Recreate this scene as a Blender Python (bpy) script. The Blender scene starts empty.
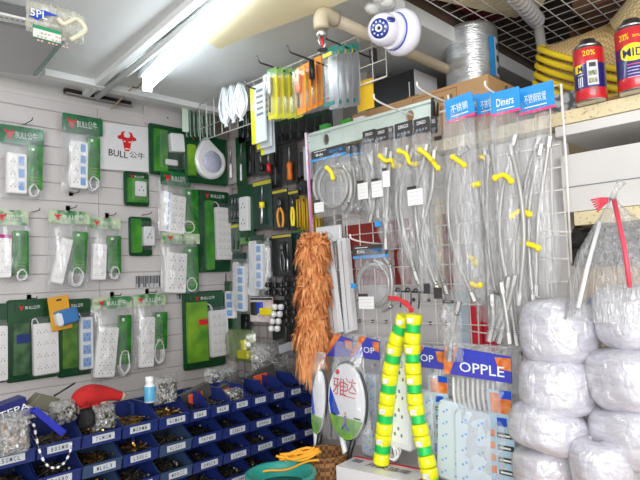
import bpy, math, random
from mathutils import Vector, Matrix

# ------------------------------------------------------------------ camera
FPX = 560.0                       # focal length in pixels of a 640 wide frame
CAM = Vector((0.0, 0.0, 1.5))
YAW, PITCH, ROLL = math.radians(45.8), math.radians(3.8), math.radians(2.3)
FWD = Vector((math.sin(YAW)*math.cos(PITCH), math.cos(YAW)*math.cos(PITCH), math.sin(PITCH)))
R0 = Vector((math.cos(YAW), -math.sin(YAW), 0.0))
U0 = R0.cross(FWD)
RGT = R0*math.cos(ROLL) - U0*math.sin(ROLL)
UPV = U0*math.cos(ROLL) + R0*math.sin(ROLL)
scene = bpy.context.scene
COL = scene.collection
cd = bpy.data.cameras.new('camera')
cd.sensor_fit = 'HORIZONTAL'; cd.sensor_width = 36.0; cd.lens = 36.0*FPX/640.0
cd.clip_start = 0.02; cd.clip_end = 60
cam = bpy.data.objects.new('camera', cd); COL.objects.link(cam)
cam.matrix_world = Matrix(((RGT.x, UPV.x, -FWD.x, CAM.x), (RGT.y, UPV.y, -FWD.y, CAM.y),
                           (RGT.z, UPV.z, -FWD.z, CAM.z), (0, 0, 0, 1)))
scene.camera = cam

# ------------------------------------------------------------------ light
world = bpy.data.worlds.new('daylight'); scene.world = world
world.use_nodes = True
bg = world.node_tree.nodes['Background']
bg.inputs[0].default_value = (0.90, 0.95, 1.0, 1); bg.inputs[1].default_value = 0.95

def area(name, loc, target, sx, sy, power, color=(1, 1, 1)):
    l = bpy.data.lights.new(name, 'AREA'); l.shape = 'RECTANGLE'; l.size = sx; l.size_y = sy
    l.energy = power; l.color = color
    o = bpy.data.objects.new(name, l); COL.objects.link(o)
    o.location = loc
    o.rotation_euler = (Vector(target)-Vector(loc)).to_track_quat('-Z', 'Y').to_euler()
    return o
# daylight through the open shop front behind and to the right of the photographer
area('shopfront_daylight', (-1.15, -1.1, 1.95), (1.30, 0.9, 1.40), 2.0, 1.4, 78, (1.0, 0.985, 0.965))
TUBE_LIGHT = 13.0

scene.view_settings.view_transform = 'Standard'
scene.view_settings.look = 'None'
scene.view_settings.gamma = 1.0
scene.view_settings.exposure = 0.30
scene.view_settings.use_curve_mapping = False
scene.cycles.transparent_max_bounces = 40
scene.cycles.max_bounces = 8

# ------------------------------------------------------------------ measuring
YA = 2.10        # face of the slat wall (runs along x)
XB = 1.43        # face of the right wall (runs along y)
CZ = 2.24        # ceiling

def ray(px, py):
    return FWD + RGT*((px-320.0)/FPX) + UPV*((240.0-py)/FPX)
def hitA(px, py, off=0.0):
    r = ray(px, py); return CAM + r*((YA-off)/r.y)
def hitB(px, py, off=0.0):
    r = ray(px, py); return CAM + r*((XB-off)/r.x)
XC = 1.565       # tool wall beyond the hose rack, set further back
def hitC(px, py, off=0.0):
    r = ray(px, py); return CAM + r*((XC-off)/r.x)
HIT = {'A': hitA, 'B': hitB, 'C': hitC}
def hitZ(px, py, z):
    r = ray(px, py); return CAM + r*((z-CAM.z)/r.z)

class Frame:
    """Place of a thing on wall A or B: local x to the right, local z up, local -y out of the wall."""
    def __init__(s, wall, px, py, off):
        s.wall, s.off = wall, off
        s.o = HIT[wall](px, py, off)
        s.rz = 0.0 if wall == 'A' else -math.pi/2
    def p(s, px, py, out=0.0):
        q = HIT[s.wall](px, py, s.off+out) - s.o
        if s.wall == 'A': return Vector((q.x, q.y, q.z))
        return Vector((-q.y, q.x, q.z))
    def box(s, b, out=0.0):
        """pixel box -> local x0,x1,z0,z1"""
        x0, y0, x1, y1 = b; xc, yc = (x0+x1)/2, (y0+y1)/2
        return (s.p(x0, yc, out).x, s.p(x1, yc, out).x, s.p(xc, y1, out).z, s.p(xc, y0, out).z)

# ------------------------------------------------------------------ materials
def lin(c):
    c /= 255.0
    return c/12.92 if c <= 0.04045 else ((c+0.055)/1.055)**2.4
MATS = {}
def mat(name, rgb, rough=0.5, metal=0.0, var=0.0, vscale=8.0, bump=0.0, bscale=60.0, coat=0.0,
        emit=0.0, kind='noise', rgb2=None, stretch=None, spec=0.5, edge=(0.35, 0.65)):
    if name in MATS: return MATS[name]
    m = bpy.data.materials.new(name); m.use_nodes = True; MATS[name] = m
    nt = m.node_tree; b = nt.nodes['Principled BSDF']
    col = (lin(rgb[0]), lin(rgb[1]), lin(rgb[2]), 1)
    b.inputs['Base Color'].default_value = col
    b.inputs['Roughness'].default_value = rough; b.inputs['Metallic'].default_value = metal
    b.inputs['Specular IOR Level'].default_value = spec
    if coat: b.inputs['Coat Weight'].default_value = coat; b.inputs['Coat Roughness'].default_value = 0.08
    if emit:
        b.inputs['Emission Color'].default_value = col; b.inputs['Emission Strength'].default_value = emit
    tc = nt.nodes.new('ShaderNodeTexCoord'); mp = nt.nodes.new('ShaderNodeMapping')
    nt.links.new(tc.outputs['Object'], mp.inputs[0])
    if stretch: mp.inputs['Scale'].default_value = stretch
    def tex(scale):
        if kind == 'wave':
            t = nt.nodes.new('ShaderNodeTexWave'); t.inputs['Scale'].default_value = scale
            t.inputs['Distortion'].default_value = 2.0
        elif kind == 'voronoi':
            t = nt.nodes.new('ShaderNodeTexVoronoi'); t.inputs['Scale'].default_value = scale
        elif kind == 'checker':
            t = nt.nodes.new('ShaderNodeTexChecker'); t.inputs['Scale'].default_value = scale
        else:
            t = nt.nodes.new('ShaderNodeTexNoise'); t.inputs['Scale'].default_value = scale
            t.inputs['Detail'].default_value = 4
        nt.links.new(mp.outputs[0], t.inputs['Vector'])
        return t.outputs['Distance'] if kind == 'voronoi' else t.outputs['Fac']
    if var or rgb2:
        if rgb2: c2 = (lin(rgb2[0]), lin(rgb2[1]), lin(rgb2[2]), 1)
        else: c2 = tuple(max(0, v*(1-var)) for v in col[:3])+(1,)
        r = nt.nodes.new('ShaderNodeValToRGB')
        r.color_ramp.elements[0].position, r.color_ramp.elements[1].position = edge
        r.color_ramp.elements[0].color = c2; r.color_ramp.elements[1].color = col
        nt.links.new(tex(vscale), r.inputs[0]); nt.links.new(r.outputs[0], b.inputs['Base Color'])
        if emit: nt.links.new(r.outputs[0], b.inputs['Emission Color'])
    if bump:
        bn = nt.nodes.new('ShaderNodeBump'); bn.inputs['Strength'].default_value = bump
        bn.inputs['Distance'].default_value = 0.004
        nt.links.new(tex(bscale), bn.inputs['Height']); nt.links.new(bn.outputs[0], b.inputs['Normal'])
    return m

def film(name, tint=(238, 240, 244), milk=0.11, gloss=0.10, crinkle=0.6, scale=40.0, stretch=(1, 1, .35)):
    """thin clear plastic: mostly see-through, a little milky, with sharp wrinkled highlights"""
    if name in MATS: return MATS[name]
    m = bpy.data.materials.new(name); m.use_nodes = True; MATS[name] = m
    nt = m.node_tree; nt.nodes.clear(); N, L = nt.nodes.new, nt.links.new
    out = N('ShaderNodeOutputMaterial'); tr = N('ShaderNodeBsdfTransparent')
    df = N('ShaderNodeBsdfDiffuse'); gl = N('ShaderNodeBsdfGlossy')
    col = (lin(tint[0]), lin(tint[1]), lin(tint[2]), 1)
    df.inputs[0].default_value = col; gl.inputs['Roughness'].default_value = 0.24
    tc = N('ShaderNodeTexCoord'); mp = N('ShaderNodeMapping'); L(tc.outputs['Object'], mp.inputs[0])
    mp.inputs['Scale'].default_value = stretch
    ns = N('ShaderNodeTexNoise'); ns.inputs['Scale'].default_value = scale; ns.inputs['Detail'].default_value = 3
    ns.inputs['Distortion'].default_value = 0.95
    L(mp.outputs[0], ns.inputs['Vector'])
    bn = N('ShaderNodeBump'); bn.inputs['Strength'].default_value = crinkle; bn.inputs['Distance'].default_value = 0.01
    L(ns.outputs['Fac'], bn.inputs['Height']); L(bn.outputs[0], gl.inputs['Normal']); L(bn.outputs[0], df.inputs['Normal'])
    m1 = N('ShaderNodeMixShader'); m2 = N('ShaderNodeMixShader')
    mr = N('ShaderNodeMapRange'); mr.inputs['From Min'].default_value = 0.35; mr.inputs['From Max'].default_value = 0.75
    mr.inputs['To Min'].default_value = milk*0.5; mr.inputs['To Max'].default_value = milk*2.0
    L(ns.outputs['Fac'], mr.inputs['Value'])
    L(mr.outputs[0], m1.inputs[0]); L(tr.outputs[0], m1.inputs[1]); L(df.outputs[0], m1.inputs[2])
    m2.inputs[0].default_value = gloss
    L(m1.outputs[0], m2.inputs[1]); L(gl.outputs[0], m2.inputs[2]); L(m2.outputs[0], out.inputs[0])
    return m

M_WHITE = mat('white_plastic', (226, 226, 228), 0.35, coat=0.2)
M_PLUG = mat('warm_white_plastic', (236, 233, 232), 0.4)
M_HOLE = mat('socket_slot_grey', (120, 116, 118), 0.6)
M_BLUEPAD = mat('pale_blue_plastic', (128, 168, 222), 0.4)
M_BLACK = mat('black_plastic', (26, 26, 28), 0.4)
M_DARK = mat('dark_grey_plastic', (58, 60, 64), 0.45)
M_BLACKCARD = mat('black_card', (34, 36, 36), 0.4, coat=0.3)
M_RED = mat('red_print', (206, 34, 40), 0.4)
M_INK = mat('black_ink', (22, 22, 26), 0.5)
M_WINK = mat('white_ink', (232, 236, 232), 0.5)
M_GREYINK = mat('grey_print', (122, 128, 136), 0.5)
M_STEEL = mat('brushed_steel', (196, 196, 196), 0.28, 1.0, var=0.25, vscale=40)
M_DSTEEL = mat('dark_steel', (112, 112, 116), 0.35, 1.0, var=0.3, vscale=30)
M_WIRE = mat('white_coated_wire', (236, 232, 226), 0.4)
M_GWIRE = mat('grey_wire', (150, 150, 146), 0.4, 0.4)
M_BRAID = mat('steel_braid', (206, 204, 200), 0.35, 0.35, rgb2=(128, 127, 126), vscale=420, kind='checker', bump=0.4, bscale=420)
M_CABLE = mat('white_cable', (226, 224, 226), 0.4)
M_YEL = mat('yellow_plastic', (250, 226, 20), 0.4, coat=0.3)
M_ORANGE = mat('orange_plastic', (232, 116, 26), 0.4, coat=0.2)
M_GREEN_D = mat('dark_green_print', (10, 74, 38), 0.35, coat=0.4, var=0.35, vscale=20)
M_GREEN_M = mat('leaf_green_print', (30, 104, 40), 0.35, coat=0.4, rgb2=(74, 146, 42), vscale=14)
M_GREEN_L = mat('lime_green_print', (132, 178, 44), 0.35, coat=0.4, rgb2=(70, 128, 36), vscale=10)
M_BLUE = mat('blue_print', (24, 66, 188), 0.4, coat=0.3)
M_CYAN = mat('sky_blue_print', (40, 150, 222), 0.35, coat=0.4, var=0.12, vscale=30)
M_FILM = film('clear_bag_film')
M_HFILM = film('hose_bag_film', tint=(206, 208, 212), milk=0.165, gloss=0.08, crinkle=0.6, scale=60, stretch=(2.4, 1, .22))
M_BLISTER = film('blister_plastic', milk=0.04, gloss=0.12, crinkle=0.1, scale=12)

# ------------------------------------------------------------------ mesh builder
FONT_CACHE = {}
def glyphs(s):
    if s in FONT_CACHE: return FONT_CACHE[s]
    c = bpy.data.curves.new('lettering', 'FONT'); c.body = s; c.size = 1.0; c.resolution_u = 2; c.offset = 0.008 if s.isascii() else 0.0
    o = bpy.data.objects.new('lettering', c); COL.objects.link(o)
    dg = bpy.context.evaluated_depsgraph_get(); dg.update()
    me = bpy.data.meshes.new_from_object(o.evaluated_get(dg)); me.calc_loop_triangles()
    v = [tuple(x.co) for x in me.vertices]; f = [tuple(p.vertices) for p in me.loop_triangles]
    bpy.data.objects.remove(o); bpy.data.curves.remove(c); bpy.data.meshes.remove(me)
    if not v: v, f = [(0, 0, 0), (1, 0, 0), (1, 1, 0)], [(0, 1, 2)]
    FONT_CACHE[s] = (v, f); return v, f

class MB:
    def __init__(s): s.v, s.f, s.mi, s.sm, s.mats, s.M = [], [], [], [], [], Matrix.Identity(4)
    def mid(s, m):
        if m not in s.mats: s.mats.append(m)
        return s.mats.index(m)
    def add(s, vs, fs, m, smooth=False):
        b = len(s.v); i = s.mid(m)
        for q in vs: s.v.append(tuple(s.M @ Vector(q)))
        for q in fs:
            s.f.append(tuple(b+k for k in q)); s.mi.append(i); s.sm.append(smooth)
        return s
    def box(s, x0, x1, y0, y1, z0, z1, m):
        if x0 > x1: x0, x1 = x1, x0
        if y0 > y1: y0, y1 = y1, y0
        if z0 > z1: z0, z1 = z1, z0
        vs = [(x0,y0,z0),(x1,y0,z0),(x1,y1,z0),(x0,y1,z0),(x0,y0,z1),(x1,y0,z1),(x1,y1,z1),(x0,y1,z1)]
        return s.add(vs, [(0,3,2,1),(4,5,6,7),(0,1,5,4),(1,2,6,5),(2,3,7,6),(3,0,4,7)], m)
    def prism(s, poly, y0, y1, m, bevel=0.0, smooth=False):
        """poly: (x,z) counter-clockwise seen from -y; y0 front (smaller), y1 back"""
        n = len(poly)
        if bevel:
            cx = sum(p[0] for p in poly)/n; cz = sum(p[1] for p in poly)/n
            def shr(p):
                dx, dz = p[0]-cx, p[1]-cz; l = math.hypot(dx, dz) or 1
                return (p[0]-dx/l*bevel*1.2, p[1]-dz/l*bevel*1.2)
            vs = [(shr(p)[0], y0, shr(p)[1]) for p in poly]+[(p[0], y0+bevel, p[1]) for p in poly]+[(p[0], y1, p[1]) for p in poly]
            fs = [tuple(range(n)), tuple(2*n+k for k in reversed(range(n)))]
            for r in (0, n):
                for k in range(n): fs.append((r+(k+1) % n, r+k, r+n+k, r+n+(k+1) % n))
        else:
            vs = [(p[0], y0, p[1]) for p in poly]+[(p[0], y1, p[1]) for p in poly]
            fs = [tuple(range(n)), tuple(n+k for k in reversed(range(n)))]
            for k in range(n): fs.append(((k+1) % n, k, n+k, n+(k+1) % n))
        return s.add(vs, fs, m, smooth)
    def rbox(s, x0, x1, z0, z1, y0, y1, m, r=0.006, bevel=0.002, n=4):
        r = min(r, abs(x1-x0)*.49, abs(z1-z0)*.49); pts = []
        for cx, cz, a in ((x1-r, z0+r, -90), (x1-r, z1-r, 0), (x0+r, z1-r, 90), (x0+r, z0+r, 180)):
            for k in range(n+1):
                t = math.radians(a+90*k/n); pts.append((cx+r*math.cos(t), cz+r*math.sin(t)))
        return s.prism(pts, y0, y1, m, bevel)
    def tube(s, pts, r, m, n=6, closed=False, smooth=True, radii=None, cap=True):
        pts = [Vector(p) for p in pts]; k = len(pts)
        if k < 2: return s
        vs, fs = [], []; up = None
        for i, p in enumerate(pts):
            if closed: t = pts[(i+1) % k]-pts[i-1]
            else: t = pts[min(i+1, k-1)]-pts[max(i-1, 0)]
            if t.length < 1e-9: t = Vector((0, 0, 1))
            t.normalize()
            if up is None:
                up = Vector((0, 0, 1)) if abs(t.z) < .9 else Vector((1, 0, 0))
            a = t.cross(up)
            if a.length < 1e-6: a = t.orthogonal()
            a.normalize(); b = a.cross(t); up = b
            rr = radii[i] if radii else r
            for j in range(n):
                q = 2*math.pi*j/n; vs.append(p+a*(rr*math.cos(q))+b*(rr*math.sin(q)))
        for i in range(k if closed else k-1):
            for j in range(n):
                a0, a1 = i*n+j, i*n+(j+1) % n; b0, b1 = ((i+1) % k)*n+j, ((i+1) % k)*n+(j+1) % n
                fs.append((a0, a1, b1, b0))
        if cap and not closed: fs += [tuple(reversed(range(n))), tuple((k-1)*n+j for j in range(n))]
        return s.add(vs, fs, m, smooth)
    def lathe(s, prof, c, m, n=24, axis='z', smooth=True, ms=None):
        """prof: list of (r, h) from bottom to top"""
        vs, c = [], Vector(c)
        for r, h in prof:
            for j in range(n):
                q = 2*math.pi*j/n; a, b = r*math.cos(q), r*math.sin(q)
                vs.append(c+Vector((a, b, h)) if axis == 'z' else (c+Vector((a, -h, b)) if axis == 'y' else c+Vector((h, a, b))))
        for i in range(len(prof)-1):
            fs = [(i*n+j, i*n+(j+1) % n, (i+1)*n+(j+1) % n, (i+1)*n+j) for j in range(n)]
            if i == 0: base = len(s.v); s.add(vs, [], m)
            b = len(s.v)-len(vs); k = s.mid(ms[i] if ms else m)
            for q in fs: s.f.append(tuple(b+x for x in q)); s.mi.append(k); s.sm.append(smooth)
        b = len(s.v)-len(vs)
        if prof[0][0] > 1e-5: s.f.append(tuple(b+j for j in reversed(range(n)))); s.mi.append(s.mid(ms[0] if ms else m)); s.sm.append(False)
        if prof[-1][0] > 1e-5: s.f.append(tuple(b+(len(prof)-1)*n+j for j in range(n))); s.mi.append(s.mid(ms[-1] if ms else m)); s.sm.append(False)
        return s
    def ball(s, c, r, m, n=12, sq=(1, 1, 1)):
        prof = [(max(1e-4, r*math.sin(math.pi*k/8)), -r*math.cos(math.pi*k/8)) for k in range(9)]
        old = s.M; s.M = old @ Matrix.Translation(Vector(c)) @ Matrix.Diagonal((sq[0], sq[1], sq[2], 1))
        s.lathe(prof, (0, 0, 0), m, n); s.M = old; return s
    def text(s, t, x, z, h, y, m, width=None, anchor='c', lean=0.0):
        """letters h high centred at x, lower edge z, facing -y"""
        v, f = glyphs(t)
        x0 = min(a[0] for a in v); x1 = max(a[0] for a in v); z0 = min(a[1] for a in v); z1 = max(a[1] for a in v)
        sz = h/max(z1-z0, 1e-6); sx = sz if width is None else width/max(x1-x0, 1e-6)
        w = (x1-x0)*sx; ox = x-w/2 if anchor == 'c' else x
        return s.add([(ox+(a[0]-x0)*sx, y, z+(a[1]-z0)*sz) for a in v], f, m)
    def bag(s, x0, x1, z0, z1, d, m, seed=0, nx=10, nz=14, yb=0.0, crease=0.004, taper=0.0):
        """closed pillow of film: front bulges to -d"""
        rnd = random.Random(seed); g = []
        for side in (0, 1):
            for j in range(nz+1):
                v = j/nz
                for i in range(nx+1):
                    u = i/nx
                    sh = max(0, 1-(2*u-1)**4)*max(0, 1-(2*v-1)**6)
                    xx = x0+(x1-x0)*(u*(1-taper*v)+taper*v*.5) + (rnd.uniform(-1, 1)*crease*.4 if side == 0 else 0)
                    y = (yb-d*sh+rnd.uniform(-1, 1)*crease*(sh > 0)) if side == 0 else yb+0.001+0.002*sh
                    g.append((xx, y, z0+(z1-z0)*v))
        for side in (0, 1):
            for e in range((nx+1)*(nz+1)):
                i, j = e % (nx+1), e//(nx+1)
                if side and (i in (0, nx) or j in (0, nz)): g[(nx+1)*(nz+1)+e] = g[e]
        fs = []; q = (nx+1)*(nz+1)
        for j in range(nz):
            for i in range(nx):
                a = j*(nx+1)+i
                fs.append((a, a+1, a+nx+2, a+nx+1)); fs.append((q+a, q+a+nx+1, q+a+nx+2, q+a+1))
        return s.add(g, fs, m, True)
    def build(s, name, parent=None):
        me = bpy.data.meshes.new(name); me.from_pydata(s.v, [], s.f)
        for m in s.mats: me.materials.append(m)
        me.polygons.foreach_set('material_index', s.mi); me.polygons.foreach_set('use_smooth', s.sm)
        me.update()
        o = bpy.data.objects.new(name, me); COL.objects.link(o)
        if parent: o.parent = parent
        return o

def tag(o, label=None, cat=None, group=None, kind=None):
    if label: o['label'] = label
    if cat: o['category'] = cat
    if group: o['group'] = group
    if kind: o['kind'] = kind
    return o
def thing(name, label, cat, loc=(0, 0, 0), rz=0.0, group=None):
    o = bpy.data.objects.new(name, None); o.empty_display_size = 0.02; COL.objects.link(o)
    o.location = loc; o.rotation_euler = (0, 0, rz)
    return tag(o, label, cat, group)
def thingF(name, label, cat, F, group=None): return thing(name, label, cat, F.o, F.rz, group)
def onF(o, F): o.location = F.o; o.rotation_euler = (0, 0, F.rz); return o
def struct(name, mb): return tag(mb.build(name), kind='structure')
def rotM(cx, cz, deg): return Matrix.Translation((cx, 0, cz)) @ Matrix.Rotation(math.radians(deg), 4, 'Y') @ Matrix.Translation((-cx, 0, -cz))
def smooth_pts(P, n=6, closed=False):
    P = [Vector(p) for p in P]; out = []; k = len(P)
    for i in range(k if closed else k-1):
        g = (lambda j: P[j % k]) if closed else (lambda j: P[max(0, min(k-1, j))])
        a, b, c, d = g(i-1), g(i), g(i+1), g(i+2)
        for j in range(n):
            t = j/n
            out.append(0.5*((2*b)+(c-a)*t+(2*a-5*b+4*c-d)*t*t+(3*b-a-3*c+d)*t**3))
    if not closed: out.append(P[-1])
    return out

# ================================================================== SETTING
M_WALL = mat('painted_slat_wall', (206, 200, 199), 0.45, var=0.10, vscale=3.5, bump=0.05)
M_GROOVE = mat('slat_groove', (150, 144, 146), 0.6)
M_CEIL = mat('grey_white_ceiling', (226, 228, 228), 0.7, var=0.10, vscale=2.0)
M_FLOOR = mat('worn_concrete', (196, 190, 182), 0.8, var=0.15, vscale=5)
M_TRIM = mat('white_trim_paint', (226, 227, 226), 0.5)
M_PLASTER = mat('stained_upper_wall', (196, 192, 188), 0.8, var=0.18, vscale=5)
M_BROWN = mat('dark_brown_board', (96, 78, 66), 0.8, var=0.4, vscale=6)
M_GREYWALL = mat('grey_painted_wall', (150, 148, 146), 0.8, var=0.2, vscale=3)

m = MB(); m.box(-1.3, 2.9, -1.8, 2.25, -0.05, 0.0, M_FLOOR); struct('floor', m)
m = MB()
m.box(-1.3, 2.75, .90, 2.25, CZ, CZ+0.05, M_CEIL); m.box(-1.3, 1.18, -1.8, .90, CZ, CZ+0.05, M_CEIL)
struct('ceiling', m)
m = MB(); m.box(1.13, 2.75, -1.8, .95, 2.80, 2.85, M_GREYWALL); m.box(1.13, 1.18, -1.8, .90, CZ+.05, 2.80, M_GREYWALL); m.box(1.13, 2.75, .90, .95, CZ+.05, 2.80, M_BROWN); struct('ceiling_loft', m)
# slat wall: real boards with a chamfered groove between them
m = MB()
m.box(-1.3, 1.65, YA+0.006, YA+0.15, 0, CZ, M_PLASTER)
z = 0.42; P = 0.0665; top = 2.19
while z < top:
    z1 = min(z+P-0.0018, top)
    for (xa, xb) in ((-1.3, hitA(100, 300).x-0.001), (hitA(100, 300).x+0.001, XC)):
        pr = [(YA+0.016, z), (YA+0.003, z), (YA, z+0.0025), (YA, z1-0.0015), (YA+0.002, z1), (YA+0.016, z1)]
        m.add([(xa, a, b) for a, b in pr]+[(xb, a, b) for a, b in pr],
              [(k, (k+1) % 6, 6+(k+1) % 6, 6+k) for k in range(6)]+[(5, 4, 3, 2, 1, 0), (6, 7, 8, 9, 10, 11)], M_WALL)
    z += P
struct('wall_back', m)
# right wall behind the tool mesh, pegboard under the hose racks
M_TILE = mat('pinkish_grey_wall', (186, 176, 174), 0.5, var=0.12, vscale=6)
M_PEG = mat('pegboard_white', (222, 218, 218), 0.4, var=0.06, vscale=6)
m = MB(); m.box(XC, XC+0.05, 1.25, YA+.012, 0, CZ, M_TILE); m.box(XB+.05, XC, 1.25, 1.28, 0, 1.815, M_PEG); m.box(XB, XB+0.05, -1.8, .53, 0, 1.28, M_PEG); m.box(XB, XB+0.05, .53, 1.28, 0, 1.60, M_PEG)
m.box(XB, XB+0.05, 0.53, 1.28, 1.60, 1.843, M_PEG)
struct('wall_right', m)
m = MB(); m.box(-1.35, -1.3, 0.9, 2.25, 0, CZ, M_PLASTER); struct('wall_light_block', m)  # unseen wall piece, added to block light from the left
m = MB(); m.box(2.70, 2.75, -1.8, 1.45, 0, 2.85, M_BROWN); m.box(1.48, 2.70, 1.30, 1.35, 1.6, 2.85, M_GREYWALL)
struct('wall_alcove', m)
# ceiling trims
m = MB()
a = hitZ(43, 70, CZ)
m.box(a.x, XC, a.y-0.02, a.y+0.02, CZ-0.022, CZ+.001, M_TRIM)
struct('trim_1', m)
m = MB(); m.box(-1.3, XC, YA-0.003, YA+0.02, 2.188, 2.202, M_WALL); struct('trim_2', m)
# rusty broken slot under the ceiling
M_RUST = mat('dark_rusty_gap', (44, 36, 30), 0.9, rgb2=(120, 96, 76), vscale=30, edge=(.35, .42))
F = Frame('A', 97, 97, 0.008)
m = MB(); x0, x1, z0, z1 = F.box((64, 92, 130, 100))
m.box(x0, x1, -0.01, 0.006, z0, z1, M_RUST); m.box(x0, x1, -0.022, -0.004, z0-.004, z0, M_GREYWALL)
onF(tag(m.build('cable_slot'), 'rusty dark slot strip at the top of the slatted wall', 'slot strip'), F)

# ---- ceiling conduit
def czline(px, py, z): return hitZ(px, py, z)
M_COND = mat('white_conduit', (206, 210, 208), 0.4)
a = hitZ(97, 97, CZ-.02); b = hitZ(236, -14, CZ-.02); d = (b-a)
m = MB(); m.tube([a-d*.0, a+d*.5, b+d*.6], 0.012, M_COND, 10)
tag(m.build('ceiling_conduit'), 'white conduit pipe running along the ceiling beside the lit tube', 'pipe')
c = d.normalized().cross(Vector((0, 0, 1)))*0.03
m = MB(); m.M = Matrix.Identity(4)
q0, q1 = a+c*1.2-d*.02, b+c*1.2+d*.6
w = c.normalized()*0.012
m.add([q0-w+Vector((0,0,.02)), q0+w+Vector((0,0,.02)), q1+w+Vector((0,0,.02)), q1-w+Vector((0,0,.02)),
       q0-w-Vector((0,0,.0)), q0+w-Vector((0,0,.0)), q1+w-Vector((0,0,.0)), q1-w-Vector((0,0,.0))],
      [(0,1,2,3),(7,6,5,4),(0,4,5,1),(1,5,6,2),(2,6,7,3),(3,7,4,0)], M_TRIM)
tag(m.build('cable_trunking'), 'white square cable duct on the ceiling beside the conduit', 'cable duct')

# ---- fluorescent batten
M_TUBE = mat('lit_fluorescent_tube', (236, 248, 255), 0.4, emit=TUBE_LIGHT)
a = hitZ(147, 87, CZ-.06); b = hitZ(243, -3, CZ-.06); d = (b-a); dn = d.normalized()
s_ = dn.cross(Vector((0, 0, 1))).normalized()
root = thing('fluorescent_light', 'white batten light with a lit fluorescent tube on the ceiling', 'ceiling light', a)
rz = math.atan2(dn.y, dn.x); root.rotation_euler = (0, 0, rz); Ln = 1.15
m = MB(); m.box(-.02, Ln+.02, -.024, .024, 0.032, 0.058, M_TRIM); m.build('housing', root)
for e in (-.005, Ln):
    m = MB(); m.box(e, e+.01, -.016, .016, -.018, 0.034, M_WHITE); m.build('lamp_holder', root)
m = MB(); m.tube([(0.01, 0, 0), (Ln/2, 0, 0), (Ln-.005, 0, 0)], 0.0135, M_TUBE, 12); m.build('tube', root)
m = MB(); k = hitZ(133, 87, CZ-.01)-a; k = Matrix.Rotation(-rz, 3, 'Z') @ k
m.tube(smooth_pts([(0, 0, .04), (k.x*.6, k.y*.4, .03), k]), .003, mat('old_brown_flex', (120, 92, 70), .6), 5); m.build('supply_cable', root)
# cable from slot down the wall
m = MB(); m.tube(smooth_pts([hitZ(133, 87, CZ-.01), hitA(112, 108, .008), hitA(96, 122, .006)]), .003, mat('beige_flex', (176, 160, 140), .6), 5)
tag(m.build('supply_cord'), 'thin beige cord hanging from the rusty slot down the white wall', 'cord')

# ---- cream board under the ceiling (lower than the tube)
M_CREAM = mat('cream_board', (240, 228, 190), 0.6, var=0.08, vscale=4)
zc = CZ-.05
pp = [hitZ(x, y, zc) for x, y in ((196, 36), (219, 49), (268, 30), (330, 8), (420, -30), (330, -60), (262, -6))]
m = MB(); n = len(pp)
m.add([tuple(p) for p in pp]+[tuple(p+Vector((0, 0, .012))) for p in pp],
      [tuple(range(n)), tuple(n+k for k in reversed(range(n)))]+[(k, (k+1) % n, n+(k+1) % n, n+k) for k in range(n)], M_CREAM)
tag(m.build('cream_ceiling_board'), 'cream board with a torn end fixed below the ceiling beside the lit tube', 'board')

# ---- left ceiling: rolled door box with slotted rail, glass panel, tag
M_PANEL = mat('grey_shutter_panel', (176, 176, 178), 0.35, var=0.08, vscale=4)
M_RAIL = mat('white_slotted_rail', (214, 214, 210), 0.4)
zr = CZ-.03
def slab(pix, z, th, mm, name, label=None, cat=None, extra=None):
    P = [hitZ(x, y, z) for x, y in pix]; n = len(P); m = MB()
    area2 = sum(P[i].x*P[(i+1) % n].y-P[(i+1) % n].x*P[i].y for i in range(n))
    if area2 > 0: P = P[::-1]
    m.add([tuple(p) for p in P]+[tuple(p+Vector((0, 0, th))) for p in P],
          [tuple(range(n)), tuple(n+k for k in reversed(range(n)))]+[((k+1) % n, k, n+k, n+(k+1) % n) for k in range(n)], mm)
    return m
root = thing('roller_shutter', 'grey panel with a slotted white rail fixed up on the ceiling', 'shutter', (0, 0, 0))
m = slab([(-40, 12), (-40, 66), (33, 76), (64, 41)], zr, .02, M_PANEL, 'p'); m.build('panel', root)
m = slab([(-40, 4), (-40, 12), (60, 31), (60, 28)], zr-.006, .03, mat('grey_metal_edge', (120, 120, 120), .4, .6), 'p'); m.build('rail_edge', root)
m = slab([(-40, 5), (-40, 13), (58, 32), (60, 28)], zr-.012, .006, M_RAIL, 'p')
for k in range(9):
    q = slab([(0+k*5.4, 17+k*1.08-.5), (3+k*5.4, 17.6+k*1.08-.5), (3+k*5.4, 18.6+k*1.08-.5), (0+k*5.4, 18+k*1.08-.5)], zr-.0125, .0005, M_GREYINK, 'p')
    m.add(q.v, q.f, M_GREYINK)
m.build('slotted_rail', root)
m = slab([(60, 43), (64, 43), (37, 76), (33, 76)], zr-.006, .008, mat('green_glass_edge', (112, 138, 130), .2), 'p'); m.build('glass_edge', root)
m = MB(); M_TAG = mat('tag_paper', (214, 216, 208), .6)
F = Frame('A', 47, 38, 0.80)
a0, a1, z0, z1 = F.box((33, 28, 61, 41))
m.box(a0, a1, -.001, .001, z0, z1, M_TAG); m.box(a0, a1, -.002, .001, z1-.008, z1, mat('tag_green', (40, 140, 96), .5)); m.box(a0, a1, -.002, .001, z0, z0+.002, mat('tag_green', (40, 140, 96), .5))
for k in range(3):
    for j in range(9):
        if (j*7+k*3) % 4: m.box(a0+.008+j*.008, a0+.013+j*.008, -.0015, 0, z1-.018-k*.009, z1-.014-k*.009, mat('tag_pink_print', (190, 160, 150), .6))
onF(tag(m.build('paper_tag'), 'small white tag with a green top edge hanging from the slotted rail', 'tag'), F)
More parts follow.
